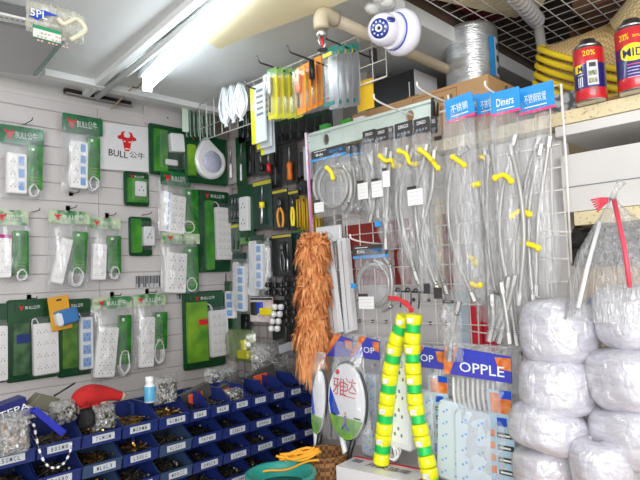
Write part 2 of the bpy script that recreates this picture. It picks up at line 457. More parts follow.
# crumpled bag with blue lettering stuck behind the rail
m = MB(); F = Frame('A', 52, 18, .72); a0, a1, z0, z1 = F.box((26, 8, 84, 38))
m.bag(a0, a1, z0, z1, .04, film('dull_bag_film', (214, 212, 196), milk=.38, gloss=.08), 5)
pl = [F.p(29, 16, .045), F.p(37, 10, .045), F.p(45, 11, .045), F.p(58, 16, .045), F.p(46, 15.5, .045), F.p(38, 20, .045)]
m.prism([(p.x, p.z) for p in pl][::-1], -.047, -.044, M_BLUE)
m.text('5PL', F.p(39, 15, .05).x, F.p(39, 17.5, .05).z, .018, -.0495, M_WINK)
m.tube(smooth_pts([F.p(58, 18, .05), F.p(64, 24, .05), F.p(76, 19, .05), F.p(85, 30, .05), F.p(70, 40, .05)]), .006, mat('ivory_cord', (214, 208, 184), .6), 6)
onF(tag(m.build('crumpled_bag'), 'crumpled pale plastic bag with blue lettering tucked behind the ceiling rail', 'plastic bag'), F)

# ---- right hand shelving unit
M_CHIP = mat('cream_chipboard_edge', (228, 212, 172), 0.7, rgb2=(184, 152, 104), vscale=120, edge=(.3, .42), bump=.3, bscale=150)
M_SHELFW = mat('white_shelf_board', (222, 218, 214), 0.5, var=.05)
m = MB(); m.box(1.38, 2.35, -1.2, 1.29, 1.846, 1.878, M_CHIP)
o = m.build('shelf_board'); tag(o, 'cream chipboard top shelf carrying the spray cans and straw hats', 'shelf')
m = MB(); m.box(1.40, 2.3, -1.2, .50, 1.60, 1.632, M_CHIP)
tag(m.build('shelf_board'), 'cream chipboard shelf under the white drawer box', 'shelf')
m = MB(); m.box(1.405, 1.41+.9, -1.2, .525, 1.634, 1.775, M_SHELFW)
m.box(1.402, 1.406, -1.2, .525, 1.694, 1.696, M_GREYINK)
tag(m.build('drawer_box'), 'long white box with a thin seam on the shelf below the spray cans', 'box')
m = MB(); p = hitB(553, 130, -.0); 
m.box(1.385, 1.9, .30, .525, 1.820, 1.8445, M_SHELFW)
tag(m.build('white_batten'), 'white batten fixed under the cream top shelf beside the hose bags', 'batten')

# ================================================================== SLAT WALL GOODS
M_HDR = mat('green_header_print', (24, 112, 62), .35, coat=.4, rgb2=(8, 78, 42), vscale=22)
M_HDRL = mat('pale_green_header_print', (188, 202, 168), .35, coat=.4, rgb2=(56, 128, 74), vscale=24, edge=(.42, .55))
M_SLEEVE = mat('green_sleeve_print', (46, 140, 34), .35, coat=.4, rgb2=(10, 88, 28), vscale=30)
M_MAG = mat('magenta_band', (170, 30, 120), .4)

def bull(m, cx, cz, s, y, mm=None):
    """little horned bull head mark"""
    P = [(-.9, .35), (-1, .8), (-.7, 1.0), (-.75, .7), (-.45, .55), (0, .62), (.45, .55), (.75, .7), (.7, 1.0), (1, .8), (.9, .35),
         (.5, .2), (.42, -.4), (.3, -.85), (0, -1), (-.3, -.85), (-.42, -.4), (-.5, .2)]
    m.prism([(cx+a*s*.5, cz+b*s*.5) for a, b in P][::-1], y-.0004, y, mm or M_RED)

def hook(F, px, py, label, L=0.07):
    m = MB(); p = F.p(px, py)
    m.tube([(p.x, 0.0, p.z), (p.x, -L, p.z-.002), (p.x, -L-.008, p.z+.006)], .0018, M_DSTEEL, 6)
    m.box(p.x-.008, p.x+.008, .0, .004, p.z-.008, p.z+.012, M_DSTEEL)
    o = onF(m.build('display_hook'), F); tag(o, label, 'hook', 'display hooks'); return o

def sockets(m, x0, x1, z0, z1, y, rows, cols, blue=0, pads=False):
    w, h = (x1-x0)/cols, (z1-z0)/rows
    for i in range(rows):
        for j in range(cols):
            cx, cz = x0+w*(j+.5), z0+h*(i+.5)
            if blue and j >= cols-blue:
                m.rbox(cx-w*.36, cx+w*.36, cz-h*.36, cz+h*.36, y-.0012, y, M_BLUEPAD, .003, .0005)
                yy = y-.0014
            else: yy = y-.0003
            s = min(w, h)*.11
            m.box(cx-s*.5, cx+s*.5, yy, yy+.0003, cz+s*.8, cz+s*2.4, M_HOLE)
            for k in (-1, 1):
                m.box(cx+k*s*2-s*.5, cx+k*s*2+s*.5, yy, yy+.0003, cz-s*2.2, cz-s*.6, M_HOLE)

def strip_part(root, F, b, y, rows, cols, lean=0, blue=0, d=.018, mm=None, name='power_strip', band=None):
    x0, x1, z0, z1 = F.box(b); m = MB(); cx, cz = (x0+x1)/2, (z0+z1)/2
    if lean:
        w = (x1-x0)-abs(math.tan(math.radians(lean)))*(z1-z0)*.85; x0, x1 = cx-w/2, cx+w/2
        m.M = rotM(cx, cz, lean)
    m.rbox(x0, x1, z0, z1, y-d, y, mm or M_PLUG, .006, .003)
    e = (x1-x0)*.08
    if rows: sockets(m, x0+e, x1-e, z0+e, z1-e, y-d, rows, cols, blue)
    if band: m.box(x0, x1, y-d-.001, y-d, z1-.012, z1, band)
    return m.build(name, root)

def cable_part(root, F, b, y, seed=0, loops=5, r=.002, mm=None):
    x0, x1, z0, z1 = F.box(b); rnd = random.Random(seed); m = MB()
    cx, cz = (x0+x1)/2, (z0+z1)/2; rx, rz_ = (x1-x0)*.34, (z1-z0)*.46
    for k in range(loops):
        ax, az = rx*rnd.uniform(.6, 1), rz_*rnd.uniform(.75, 1); ph = rnd.uniform(0, 6)
        m.tube([(cx+ax*math.cos(t*math.pi/6)+rnd.uniform(-1, 1)*.002, y-.004-k*.004-.003*math.sin(t+ph), cz+az*math.sin(t*math.pi/6)) for t in range(12)],
               r, mm or M_CABLE, 6, closed=True)
    return m.build('cable', root)

def header_part(root, F, b, y, mm=None, text='BULL公牛', logo=True, lean=0, flip=False):
    x0, x1, z0, z1 = F.box(b); m = MB(); h = z1-z0; w = x1-x0
    m.rbox(x0, x1, z0, z1, y-.002, y, mm or M_HDR, .006, .0004)
    if logo:
        bull(m, x0+w*.22, (z0+z1)/2, h*.55, y-.0024)
        m.text(text, x0+w*.60, z0+h*.30, h*.44, y-.0026, M_WINK, w*.5)
    m.box((x0+x1)/2-.008, (x0+x1)/2+.008, y-.0025, y, z1-.006, z1-.002, M_DARK)
    return m.build('header_card', root)

def sleeve_part(root, F, b, y, mm=None, name='sleeve_card', lean=0, lines=True):
    x0, x1, z0, z1 = F.box(b); m = MB(); cx, cz = (x0+x1)/2, (z0+z1)/2
    if lean: m.M = rotM(cx, cz, lean)
    m.rbox(x0, x1, z0, z1, y-.016, y, mm or M_SLEEVE, .003, .001)
    w, h = x1-x0, z1-z0
    if lines:
        m.box(x0+w*.2, x0+w*.4, y-.0165, y, z1-h*.12, z1-h*.06, M_WINK)
        for k in range(3): m.box(x0+w*.15, x1-w*.2, y-.0163, y, z0+h*(.12+.07*k), z0+h*(.14+.07*k), M_GREEN_L)
    return m.build(name, root)

def pack(label, b, hdr, strip=None, sleeve=None, cable=None, rows=4, cols=2, lean=0, slean=0, blue=0, hm=None, group='hanging power strip packs',
         off=.03, seed=1, band=None, hk=None, strip2=None, wall='A'):
    x0, y0, x1, y1 = b; F = Frame(wall, (x0+x1)/2, y1, off)
    r = thingF('power_strip_pack', label, 'power strip', F, group)
    X = F.box(b)
    m = MB(); m.bag(X[0]+.002, X[1]-.002, 0, X[3]-.012, .034, M_FILM, seed, yb=.006); m.build('clear_bag', r)
    header_part(r, F, hdr, -.004, hm)
    if strip: strip_part(r, F, strip, -.004, rows, cols, lean, blue, band=band)
    if strip2: strip_part(r, F, strip2, .004, rows, cols, lean, 1, d=.016)
    if sleeve: sleeve_part(r, F, sleeve, -.003, lean=slean)
    if cable: cable_part(r, F, cable, -.001, seed)
    if hk: hook(Frame(wall, hk[0], hk[1], 0.0), hk[0], hk[1], hk[2])
    return r

pack('bagged white power strip with three blue sockets, hanging highest at the left edge', (0, 127, 43, 200), (-1, 127, 43, 145), (5, 154, 25, 194), (26, 147, 41, 190),
     (24, 184, 40, 198), 3, 2, 0, 2, 1, seed=1, hk=(25, 124, 'steel hook above the top left power strip pack'))
pack('bagged white power strip with four blue sockets left of the bull sign', (61, 117, 102, 193), (62, 116, 102, 134), (68, 142, 86, 189), (86, 138, 98, 181),
     (84, 176, 99, 192), 4, 2, 1, 1, 1, seed=2, hk=(71, 194, 'steel hook below the pack left of the bull sign'))
pack('bagged power strip with a magenta band at the left edge, second row', (-4, 210, 30, 282), (-6, 210, 28, 225), (-4, 235, 10, 278), (11, 231, 27, 275),
     (12, 268, 28, 282), 4, 2, 1, 0, 0, M_HDRL, seed=3, band=M_MAG, hk=(32, 212, 'steel hook beside the magenta banded power strip pack'))
pack('bagged white power strip leaning in its bag, pale header, second row', (48, 211, 89, 289), (48, 211, 89, 224), (49, 238, 71, 284), (71, 232, 85, 273),
     (64, 266, 86, 288), 4, 2, 14, 4, 0, M_HDRL, seed=4, hk=(68, 209, 'steel hook above the leaning power strip pack'))
pack('small bagged white power strip under the bull sign, second row', (89, 218, 121, 282), (89, 218, 120, 229), (90, 244, 105, 280), (106, 236, 119, 273),
     (106, 266, 119, 280), 4, 2, 3, 1, 0, M_HDRL, seed=5, hk=(107, 216, 'steel hook above the small power strip pack'))
pack('bagged white power strip with a tall green sleeve in the third row', (91, 297, 131, 380), (92, 297, 131, 309), (92, 327, 117, 377), (117, 315, 129, 364),
     (114, 345, 131, 378), 6, 2, 7, 2, 0, M_HDRL, seed=6, hk=(112, 295, 'steel hook above the tall green sleeve pack'))
pack('bagged slim power strip with a looped white cable, end of the third row', (133, 294, 166, 368), (133, 294, 165, 306), (137, 317, 153, 367), (152, 312, 165, 349),
     (150, 336, 164, 366), 5, 2, 3, 2, 0, M_HDRL, seed=7, hk=(147, 292, 'steel hook above the slim power strip pack'))
pack('bag of two white power strips under the green plug blister', (158, 174, 196, 236), (160, 172, 190, 186), (166, 196, 184, 234), (183, 190, 196, 234),
     (176, 220, 196, 235), 5, 2, 5, 0, 0, seed=8, strip2=(159, 192, 172, 232), off=.04)
pack('bagged power strip with a pale header hanging below the two strip bag', (161, 233, 199, 294), (161, 233, 199, 244), (163, 253, 185, 293), (184, 247, 196, 290),
     (180, 276, 198, 293), 4, 2, 4, 0, 0, M_HDRL, seed=9, off=.05)

def blister(label, b, mm, bub=None, hdr=None, off=.02, group='green blister packs', name='blister_pack', cat='blister pack', wall='A', lean=0, bd=.022):
    x0, y0, x1, y1 = b; F = Frame(wall, (x0+x1)/2, y1, off)
    r = thingF(name, label, cat, F, group); X = F.box(b); m = MB()
    m.rbox(X[0], X[1], 0, X[3], 0.0, .004, mm, .012, .001)
    m.rbox(X[0]+.004, X[1]-.004, 0.004, X[3]-.004, -.003, .0, mm, .010, .002)
    m.build('backing_card', r)
    if hdr: header_part(r, F, hdr, -.004, M_GREEN_D)
    if bub:
        q = F.box(bub); m = MB(); m.rbox(q[0], q[1], q[2], q[3], -bd-.004, -.003, M_BLISTER, .01, .006); m.build('clear_bubble', r)
    return r, F

r, F = blister('small dark green blister with a white plug below the bull sign', (124, 172, 149, 206), M_GREEN_D, (130, 179, 146, 202))
sleeve_part(r, F, (127, 179, 146, 203), -.0005, M_GREEN_M, 'printed_panel', lines=False)
strip_part(r, F, (133, 182, 144, 197), -.004, 1, 1, 0, d=.02, mm=M_WHITE, name='plug')
header_part(r, F, (127, 174, 146, 180), -.004, M_GREEN_D)
r, F = blister('small dark green blister with a white adapter at its right edge', (129, 217, 152, 256), M_GREEN_D, (139, 222, 153, 250))
sleeve_part(r, F, (131, 219, 140, 253), -.0005, M_GREEN_M, 'printed_panel', lines=False)
strip_part(r, F, (141, 227, 152, 246), -.004, 1, 1, 0, d=.022, mm=M_WHITE, name='adapter')
hook(Frame('A', 142, 215, 0), 142, 215, 'steel hook above the adapter blister')
r, F = blister('large green blister with a white cube plug right of the bull sign', (149, 126, 187, 176), M_GREEN_D, (158, 133, 183, 170), off=.03)
sleeve_part(r, F, (153, 130, 166, 172), -.0005, M_GREEN_M, 'printed_panel', lines=False)
strip_part(r, F, (167, 135, 181, 153), -.004, 0, 0, -4, d=.03, mm=M_WHITE, name='plug')
strip_part(r, F, (163, 160, 176, 166), -.004, 0, 0, 0, d=.014, mm=M_WHITE, name='plug_pins')
# round lamp socket blister
r, F = blister('green blister with a teardrop shaped white night light', (185, 134, 227, 184), M_GREEN_D, None, off=.06)
sleeve_part(r, F, (187, 145, 194, 176), -.0005, M_GREEN_L, 'printed_panel', lines=False)
m = MB(); cx = F.p(208, 162).x; cz = F.p(208, 162).z; R_ = (F.p(223, 162).x-F.p(193, 162).x)/2
tp = F.p(203, 138)
pts = [(cx+R_*math.cos(math.radians(a)), cz+R_*math.sin(math.radians(a))) for a in range(-210, 31, 12)]
pts += [(tp.x+.008, tp.z-.002), (tp.x, tp.z), (tp.x-.008, tp.z-.004)]
m.prism(pts, -.03, -.004, M_WHITE, .008)
m.build('lamp_body', r)
m = MB(); m.lathe([(R_*.62, .03), (R_*.60, .033), (.001, .034)], (cx+.002, 0, cz-.004), mat('pale_lilac_diffuser', (196, 196, 214), .5, rgb2=(170, 170, 196), vscale=90), 24, axis='y'); m.build('diffuser', r)
m = MB(); bull(m, F.p(193, 139).x, F.p(193, 139).z, .012, -.0045); m.build('bull_mark', r)
# tall 2x6 blister
r, F = blister('tall lime green blister with a long white twelve socket strip', (197, 191, 230, 272), M_GREEN_D, (212, 204, 230, 262), (200, 192, 228, 201), off=.03)
sleeve_part(r, F, (205, 201, 212, 270), -.0005, M_GREEN_M, 'printed_panel', lines=False)
strip_part(r, F, (214, 208, 229, 260), -.004, 7, 3, 0)
m = MB(); q = F.box((208, 212, 213, 220)); m.rbox(q[0], q[1], q[2], q[3], -.005, -.003, M_RED, .003); m.build('red_mark', r)
cable_part(r, F, (206, 200, 222, 214), -.004, 4, 1)
# third row blisters
r, F = blister('green blister with a white strip cut off by the left edge', (-24, 304, 8, 384), M_GREEN_D, (-16, 320, 6, 380))
strip_part(r, F, (-12, 326, 6, 381), -.004, 4, 2, 0)
r, F = blister('wide green blister with a white twelve socket block and grey window', (6, 299, 58, 380), M_GREEN_D, (30, 316, 57, 376), (14, 303, 44, 312))
sleeve_part(r, F, (12, 323, 28, 375), -.0005, mat('murky_green_print', (74, 106, 70), .4, rgb2=(18, 60, 34), vscale=26, coat=.4), 'printed_panel', lines=False)
sleeve_part(r, F, (15, 334, 28, 343), -.002, mat('navy_print', (30, 44, 110), .4), 'blue_band', lines=False)
strip_part(r, F, (31, 323, 57, 374), -.004, 4, 3, -1)
cable_part(r, F, (27, 318, 41, 332), -.004, 8, 1)
hook(Frame('A', 29, 298, 0), 29, 298, 'steel hook above the wide green blister')
r, F = blister('green blister with a slim strip of four blue sockets', (57, 299, 92, 376), M_GREEN_D, (76, 312, 91, 372), (62, 301, 86, 310))
sleeve_part(r, F, (61, 320, 76, 368), -.0005, mat('olive_green_print', (86, 128, 40), .4, rgb2=(52, 92, 36), vscale=26, coat=.4), 'printed_panel', lines=False)
strip_part(r, F, (78, 317, 91, 369), -.004, 4, 1, 0, 1, mm=M_WHITE)
cable_part(r, F, (71, 312, 82, 322), -.004, 9, 1)
# yellow card with blue plug on top
F = Frame('A', 62, 330, .06); r = thingF('adapter_card', 'orange card with a blue and white travel plug over two green blisters', 'plug card', F)
m = MB(); q = F.box((48, 296, 74, 330)); m.M = rotM((q[0]+q[1])/2, q[3]/2, -8); m.rbox(q[0]+.006, q[1]-.012, q[2], q[3], 0, .003, mat('orange_card', (216, 156, 40), .5), .003)
m.box((q[0]+q[1])/2-.01, (q[0]+q[1])/2+.008, -.0005, 0, q[3]-.016, q[3]-.010, M_INK); m.build('backing_card', r)
m = MB(); q = F.box((54, 309, 76, 324)); m.M = rotM((q[0]+q[1])/2, (q[2]+q[3])/2, -12); m.rbox(q[0], q[1], q[2], q[3], -.03, 0, mat('blue_plug_plastic', (58, 116, 176), .4), .01, .006)
m.rbox(q[0]-.002, q[0]+.02, q[2], q[3]-.004, -.032, -.002, M_WHITE, .01, .004); m.build('travel_plug', r)
# wide blister at right of third row
r, F = blister('big green blister with a white eight socket block beside the slim pack', (183, 291, 225, 368), M_GREEN_D, (206, 306, 224, 358), (190, 294, 218, 302), off=.04)
sleeve_part(r, F, (186, 302, 206, 362), -.0008, M_GREEN_L, 'printed_panel', lines=False)
strip_part(r, F, (208, 310, 226, 356), -.004, 5, 3, -1)
m = MB(); q = F.box((196, 319, 206, 325)); m.rbox(q[0], q[1], q[2], q[3], -.018, -.015, M_RED, .01); m.build('red_mark', r)
cable_part(r, F, (197, 302, 214, 318), -.004, 10, 2)

# bull sign
F = Frame('A', 126, 172, .012); r = thingF('brand_sign', 'white sign board with a red bull head and black lettering', 'sign', F)
pl = [F.p(98, 169), F.p(157, 173), F.p(150, 128), F.p(98, 122)]
m = MB(); m.prism([(p.x, p.z) for p in pl], -.004, .004, mat('sign_white', (222, 220, 222), .4)); m.build('board', r)
pl = [F.p(155, 172), F.p(162, 172), F.p(157, 128), F.p(149, 128)]
m = MB(); m.prism([(p.x, p.z) for p in pl], -.005, .004, M_GREEN_D); m.build('green_edge', r)
m = MB(); c = F.p(126.5, 142)
s = .038
P = [(-1.15, .5), (-1.15, .25), (-.85, .15), (-.62, .22), (-.5, -.1), (-.36, -.85), (-.2, -1.0), (.2, -1.0), (.36, -.85), (.5, -.1), (.62, .22), (.85, .15), (1.15, .25), (1.15, .5),
     (.8, .62), (.62, 1.0), (.18, 1.1), (.42, .78), (.34, .5), (0, .42), (-.34, .5), (-.42, .78), (-.18, 1.1), (-.62, 1.0), (-.8, .62)]
m.prism([(c.x+a*s*.9, c.z+b*s) for a, b in P], -.0052, -.004, M_RED)
for a in (-1, 1): m.box(c.x+a*.011-.004, c.x+a*.011+.004, -.0056, -.005, c.z-.002, c.z+.002, M_WINK)
m.box(c.x-.010, c.x+.010, -.0056, -.005, c.z-.031, c.z-.027, M_WINK); m.build('bull_emblem', r)
a, b_ = F.p(108, 159), F.p(144, 161)
m = MB(); m.M = rotM((a.x+b_.x)/2, a.z, 2); m.text('BULL', (a.x+F.p(127, 160).x)/2, F.p(118, 157.5).z, .026, -.0052, M_INK, F.p(127, 160).x-a.x)
m.text('公牛', (b_.x+F.p(129, 160).x)/2, F.p(136, 158.5).z, .027, -.0052, M_INK, b_.x-F.p(129, 160).x); m.build('lettering', r)
# small plate above the sign
m = MB(); F = Frame('A', 160, 126, .004); q = F.box((144, 109, 181, 127)); m.rbox(q[0], q[1], q[2], q[3], -.006, .0, M_WALL, .001, .001)
m.box(F.p(166, 118).x, F.p(166, 118).x+.008, -.007, -.005, F.p(166, 119).z, F.p(166, 119).z+.008, M_GREYINK)
tag(onF(m.build('cover_plate'), F), 'blank white cover plate above the green plug blister', 'plate')
# barcode strip label on slat wall
for (b, lab) in (((135, 275, 160, 288), 'barcode label stuck on the white slats below the adapter blister'), ((176, 293, 182, 300), 'tiny dark barcode label beside the big green blister')):
    F = Frame('A', (b[0]+b[2])/2, b[3], .001); q = F.box(b); m = MB(); m.box(q[0], q[1], -.0015, .001, q[2], q[3], mat('label_paper', (190, 190, 194), .5))
    rnd = random.Random(3); x = q[0]+.003
    while x < q[1]-.004:
        w = rnd.choice((.0015, .003, .0045)); m.box(x, x+w, -.002, -.0015, q[2]+.004+(.0 if rnd.random() < .7 else .014), q[3]-.003, M_INK); x += w+rnd.choice((.0015, .003))
    tag(onF(m.build('barcode_label'), F), lab, 'label')

# ================================================================== BINS
YB = 1.45
M_BIN = mat('blue_bin_plastic', (25, 42, 106), 0.45, var=.12, vscale=20)  # deepened blue, shade over the bins is put into the colour
M_BINL = mat('teal_blue_bin_plastic', (48, 68, 102), 0.5, var=.1, vscale=20)
M_LBL = mat('bin_label_paper', (184, 188, 194), .6)  # paper greyed to carry the shade over the bins
M_BRASS = mat('yellow_zinc_screws', (196, 158, 92), .3, 1.0, var=.5, vscale=60)
M_BLKSC = mat('black_screws', (52, 50, 52), .35, .8, var=.4, vscale=60)
M_MIX = mat('dull_steel_screws', (128, 122, 112), .35, .9, var=.5, vscale=70)
M_REDISH = mat('rusty_red_plugs', (112, 52, 44), .6, var=.3, vscale=60)
def bin_mesh(w, mm, seed, lab=True):
    D, H, LIP = .15, .068, .032; t = .002; root = MB(); hw = w/2
    for sx in (-1, 1):
        x = sx*hw; xi = x-sx*t
        prof = [(0, 0), (D, 0), (D, H), (.055, H), (.02, LIP+.012), (-.006, LIP)]
        vs = [(x, a, b) for a, b in prof]+[(xi, a, b) for a, b in prof]; n = 6
        root.add(vs, [tuple(range(n)), tuple(n+k for k in reversed(range(n)))]+[(k, (k+1) % n, n+(k+1) % n, n+k) for k in range(n)], mm)
        root.box(x-.003, x+.003, .055, D, H-.003, H+.001, mm)
    root.box(-hw, hw, 0, D, 0, t, mm); root.box(-hw, hw, D-t, D, 0, H, mm)
    root.add([(-hw, 0, 0), (hw, 0, 0), (hw, -.006, LIP), (-hw, -.006, LIP), (-hw, t, 0), (hw, t, 0), (hw, -.006+t, LIP), (-hw, -.006+t, LIP)],
             [(0, 1, 2, 3), (7, 6, 5, 4), (3, 2, 6, 7), (1, 0, 4, 5)], mm)
    root.box(-hw, hw, -.010, .0, LIP-.003, LIP+.001, mm)
    return root
def label_mesh(w, seed):
    rnd = random.Random(seed); m = MB(); hw = w*.28; x = rnd.uniform(-.004, .004)
    m.box(x-hw, x+hw, -.0085, -.0065, .010, .027, M_LBL)
    k = -hw+.008
    while k < hw-.012:
        c = rnd.choice('CLGM0358674'); m.text(c, x+k+.003, .0135, .010, -.0088, M_INK, .0055); k += .0085
    return m
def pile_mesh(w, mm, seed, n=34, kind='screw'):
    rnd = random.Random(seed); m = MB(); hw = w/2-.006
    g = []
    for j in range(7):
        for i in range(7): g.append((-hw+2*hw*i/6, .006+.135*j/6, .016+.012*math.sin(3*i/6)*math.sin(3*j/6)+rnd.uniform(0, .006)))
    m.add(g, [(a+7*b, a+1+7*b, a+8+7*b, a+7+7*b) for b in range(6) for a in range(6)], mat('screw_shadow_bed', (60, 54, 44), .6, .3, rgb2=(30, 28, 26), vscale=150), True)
    for k in range(n):
        p = Vector((rnd.uniform(-hw, hw)*.8, rnd.uniform(.015, .10), rnd.uniform(.024, .036)))
        a = rnd.uniform(0, 6.28); d = Vector((math.cos(a), math.sin(a), rnd.uniform(-.3, .6)))*rnd.uniform(.006, .015)
        m.tube([p-d, p+d*.86, p+d*.88, p+d], .001, mm, 5, radii=[.0006, .0016, .0034, .0034], smooth=False)
    return m
protos = {}
def proto(kind, w, mm, seed):
    return protos.setdefault((kind, round(w, 3), mm.name, seed), None)
ORD = ['leftmost', 'second', 'third', 'fourth', 'fifth', 'sixth', 'seventh', 'eighth', 'ninth', 'tenth', 'eleventh', 'twelfth', 'thirteenth']
ROWN = ['top row', 'second row', 'third row', 'fourth row', 'fifth row', 'lowest visible row']
CONT = {'brass': M_BRASS, 'black': M_BLKSC, 'steel': M_MIX, 'red': M_REDISH}
CNAME = {'brass': 'yellow zinc screws', 'black': 'black screws', 'steel': 'dull steel screws', 'red': 'rusty red wall plugs'}
binm, pilm = {}, {}
def put_bin(x, z, w, rowi, idx, cont, y=YB, mm=M_BIN, lab=True, seed=0):
    key = (round(w, 3), mm.name)
    if key not in binm: binm[key] = bin_mesh(w, mm, 0).build('parts_bin'); tmp_ = binm[key]; binm[key] = tmp_.data; bpy.data.objects.remove(tmp_)
    o = bpy.data.objects.new('parts_bin', binm[key]); COL.objects.link(o); o.location = (x, y, z)
    tag(o, 'blue parts bin in the %s, %s from the left, holding %s' % (ROWN[rowi], ORD[idx], CNAME[cont]), 'parts bin', 'blue parts bins')
    if lab: label_mesh(w, seed*7+idx).build('bin_label', o)
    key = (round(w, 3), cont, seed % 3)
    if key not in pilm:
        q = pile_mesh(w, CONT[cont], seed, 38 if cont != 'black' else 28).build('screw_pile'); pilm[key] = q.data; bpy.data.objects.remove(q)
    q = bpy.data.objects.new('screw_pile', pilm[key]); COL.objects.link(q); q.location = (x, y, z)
    tag(q, 'pile of %s in the %s bin of the %s' % (CNAME[cont], ORD[idx], ROWN[rowi]), 'screws', 'screws in the bins', 'stuff')
rnd = random.Random(11)
rows = [1.114, 1.039, .964, .889, .814, .739]
for ri, z in enumerate(rows):
    xs = [(.331+.107*k, .104) for k in range(11)]
    if ri == 0: xs = [(.331+.107*k, .104) for k in range(6)]+[(.946+.078*k, .075) for k in range(6)]
    for k, (x, w) in enumerate(xs):
        x = x-.107 if False else x
        if ri == 0: cont = ['steel', 'brass', 'steel', 'brass', 'brass', 'brass', 'black', 'steel', 'steel', 'black', 'black', 'black'][k]
        else: cont = rnd.choice(['brass', 'brass', 'black', 'steel'] if k < 6 else ['black', 'steel', 'black', 'red'] if ri > 1 and k > 7 else ['black', 'steel', 'black'])
        put_bin(x, z-.022, w, ri, k, cont, mm=(M_BINL if (k in (3, 5) and ri in (1, 2)) else M_BIN), seed=ri*13+k)
# rack carrying the bins
m = MB(); M_RACK = mat('blue_painted_rack', (34, 52, 112), .5)
for z in rows: m.box(.27, 1.42, YB+.02, YB+.16, z-.0245, z-.0225, M_RACK)
m.box(.27, 1.42, YB+.155, YB+.16, .1, rows[0]+.04, M_RACK)
for x in (.275, .80, 1.415): m.box(x-.005, x+.005, YB+.12, YB+.165, 0, rows[0]+.04, M_RACK)
tag(m.build('bin_rack'), 'blue rack behind the rows of parts bins', 'rack')
# bench behind the rack
m = MB(); m.box(-.2, 1.54, YB+.17, YA-.02, 1.03, 1.06, mat('old_bench_top', (112, 96, 84), .7, var=.3, vscale=8))
for x in (-.15, 1.3): m.box(x, x+.05, YB+.2, YB+.26, 0, 1.03, M_BROWN)
tag(m.build('wall_bench'), 'old bench below the white slat wall behind the parts bins', 'bench')

# ---- things lying on the bins (top row front z about 1.12)
def obj_world(m, name, label, cat, loc=(0, 0, 0), rz=0, group=None):
    o = m.build(name); o.location = loc; o.rotation_euler = (0, 0, rz); return tag(o, label, cat, group)
def onplane(px, py, y):      # point of a pixel on the plane y = const
    r = ray(px, py); return CAM+r*(y/r.y)
M_CLOTH = mat('red_cloth', (186, 26, 26), .85, var=.25, vscale=30, bump=.3, bscale=120)
M_SKIN = mat('worn_beige_rag', (206, 170, 140), .8)
# red toy-like cloth glove
F = Frame('A', 98, 402, YA-YB-.05); r = thingF('red_work_glove', 'red cloth work glove with pale finger tips lying on the blue bins', 'glove', F)
m = MB(); Pn = [F.p(80, 405), F.p(81, 399), F.p(88, 395), F.p(97, 394), F.p(108, 394), F.p(120, 396)]
m.tube(smooth_pts(Pn, 5), .02, M_CLOTH, 12, radii=[.010+.013*math.sin(math.pi*min(1, .12+k/25*.95))+.004 for k in range(26)])
m.tube(smooth_pts([F.p(86, 396), F.p(86, 404), F.p(81, 409)], 5), .012, M_CLOTH, 10, radii=[.015-.0006*k for k in range(11)])
m.tube(smooth_pts([F.p(92, 396), F.p(95, 404), F.p(94, 410)], 5), .011, M_CLOTH, 10, radii=[.016-.0006*k for k in range(11)])
m.build('cloth', r)
for px, py in ((122, 396), (94, 412), (81, 411), (103, 401)): m = MB(); m.ball(F.p(px, py), .010, M_SKIN, 10); m.build('finger_tip', r)
# black pouch below
m = MB(); F = Frame('A', 87, 420, YA-YB-.04); q = F.box((79, 408, 93, 428)); m.bag(q[0], q[1], q[2], q[3], .03, mat('black_cloth', (18, 18, 20), .8), 4)
tag(onF(m.build('black_pouch'), F), 'small black cloth pouch under the red glove', 'pouch')
# olive box with antenna
F = Frame('A', 42, 408, YA-YB-.12)
m = MB(); pl = [F.p(27, 404), F.p(48, 413), F.p(58, 398), F.p(38, 393)]
m.prism([(p.x, p.z) for p in pl], -.02, .02, mat('olive_grey_card', (112, 110, 92), .7, var=.2, vscale=20), .003)
tag(onF(m.build('olive_box'), F), 'crooked olive grey cardboard box lying at the left on the bins', 'box')
m = MB(); m.tube([F.p(54, 396, -.03), F.p(75, 383, -.03)], .0025, M_BLACK, 6); tag(onF(m.build('black_rod'), F), 'thin black rod sticking out behind the olive box', 'rod')
# blue squeegee handle
F = Frame('A', 50, 425, YA-YB+.02)
m = MB(); pl = [F.p(30, 411), F.p(60, 436), F.p(66, 431), F.p(37, 407)]
m.prism([(p.x, p.z) for p in pl], -.01, .008, mat('bright_blue_plastic', (26, 38, 160), .35, coat=.3), .003)
m.tube([F.p(35, 410), F.p(22, 414)], .008, mat('bright_blue_plastic', (26, 38, 160)), 8)
tag(onF(m.build('blue_scraper'), F), 'bright blue plastic scraper lying across the left bins', 'scraper')
# blue box with lettering far left
F = Frame('A', 12, 412, YA-YB-.11); q = F.box((-12, 401, 26, 416)); m = MB(); m.M = rotM(0, 0, -12)
m.rbox(q[0], q[1], q[2], q[3], -.02, .03, mat('dark_blue_carton', (24, 32, 104), .4), .002); m.text('TEPA', 0, q[2]+.006, .016, -.0205, M_WINK, .07)
tag(onF(m.build('blue_carton'), F), 'small dark blue carton with white lettering at the left edge', 'carton')
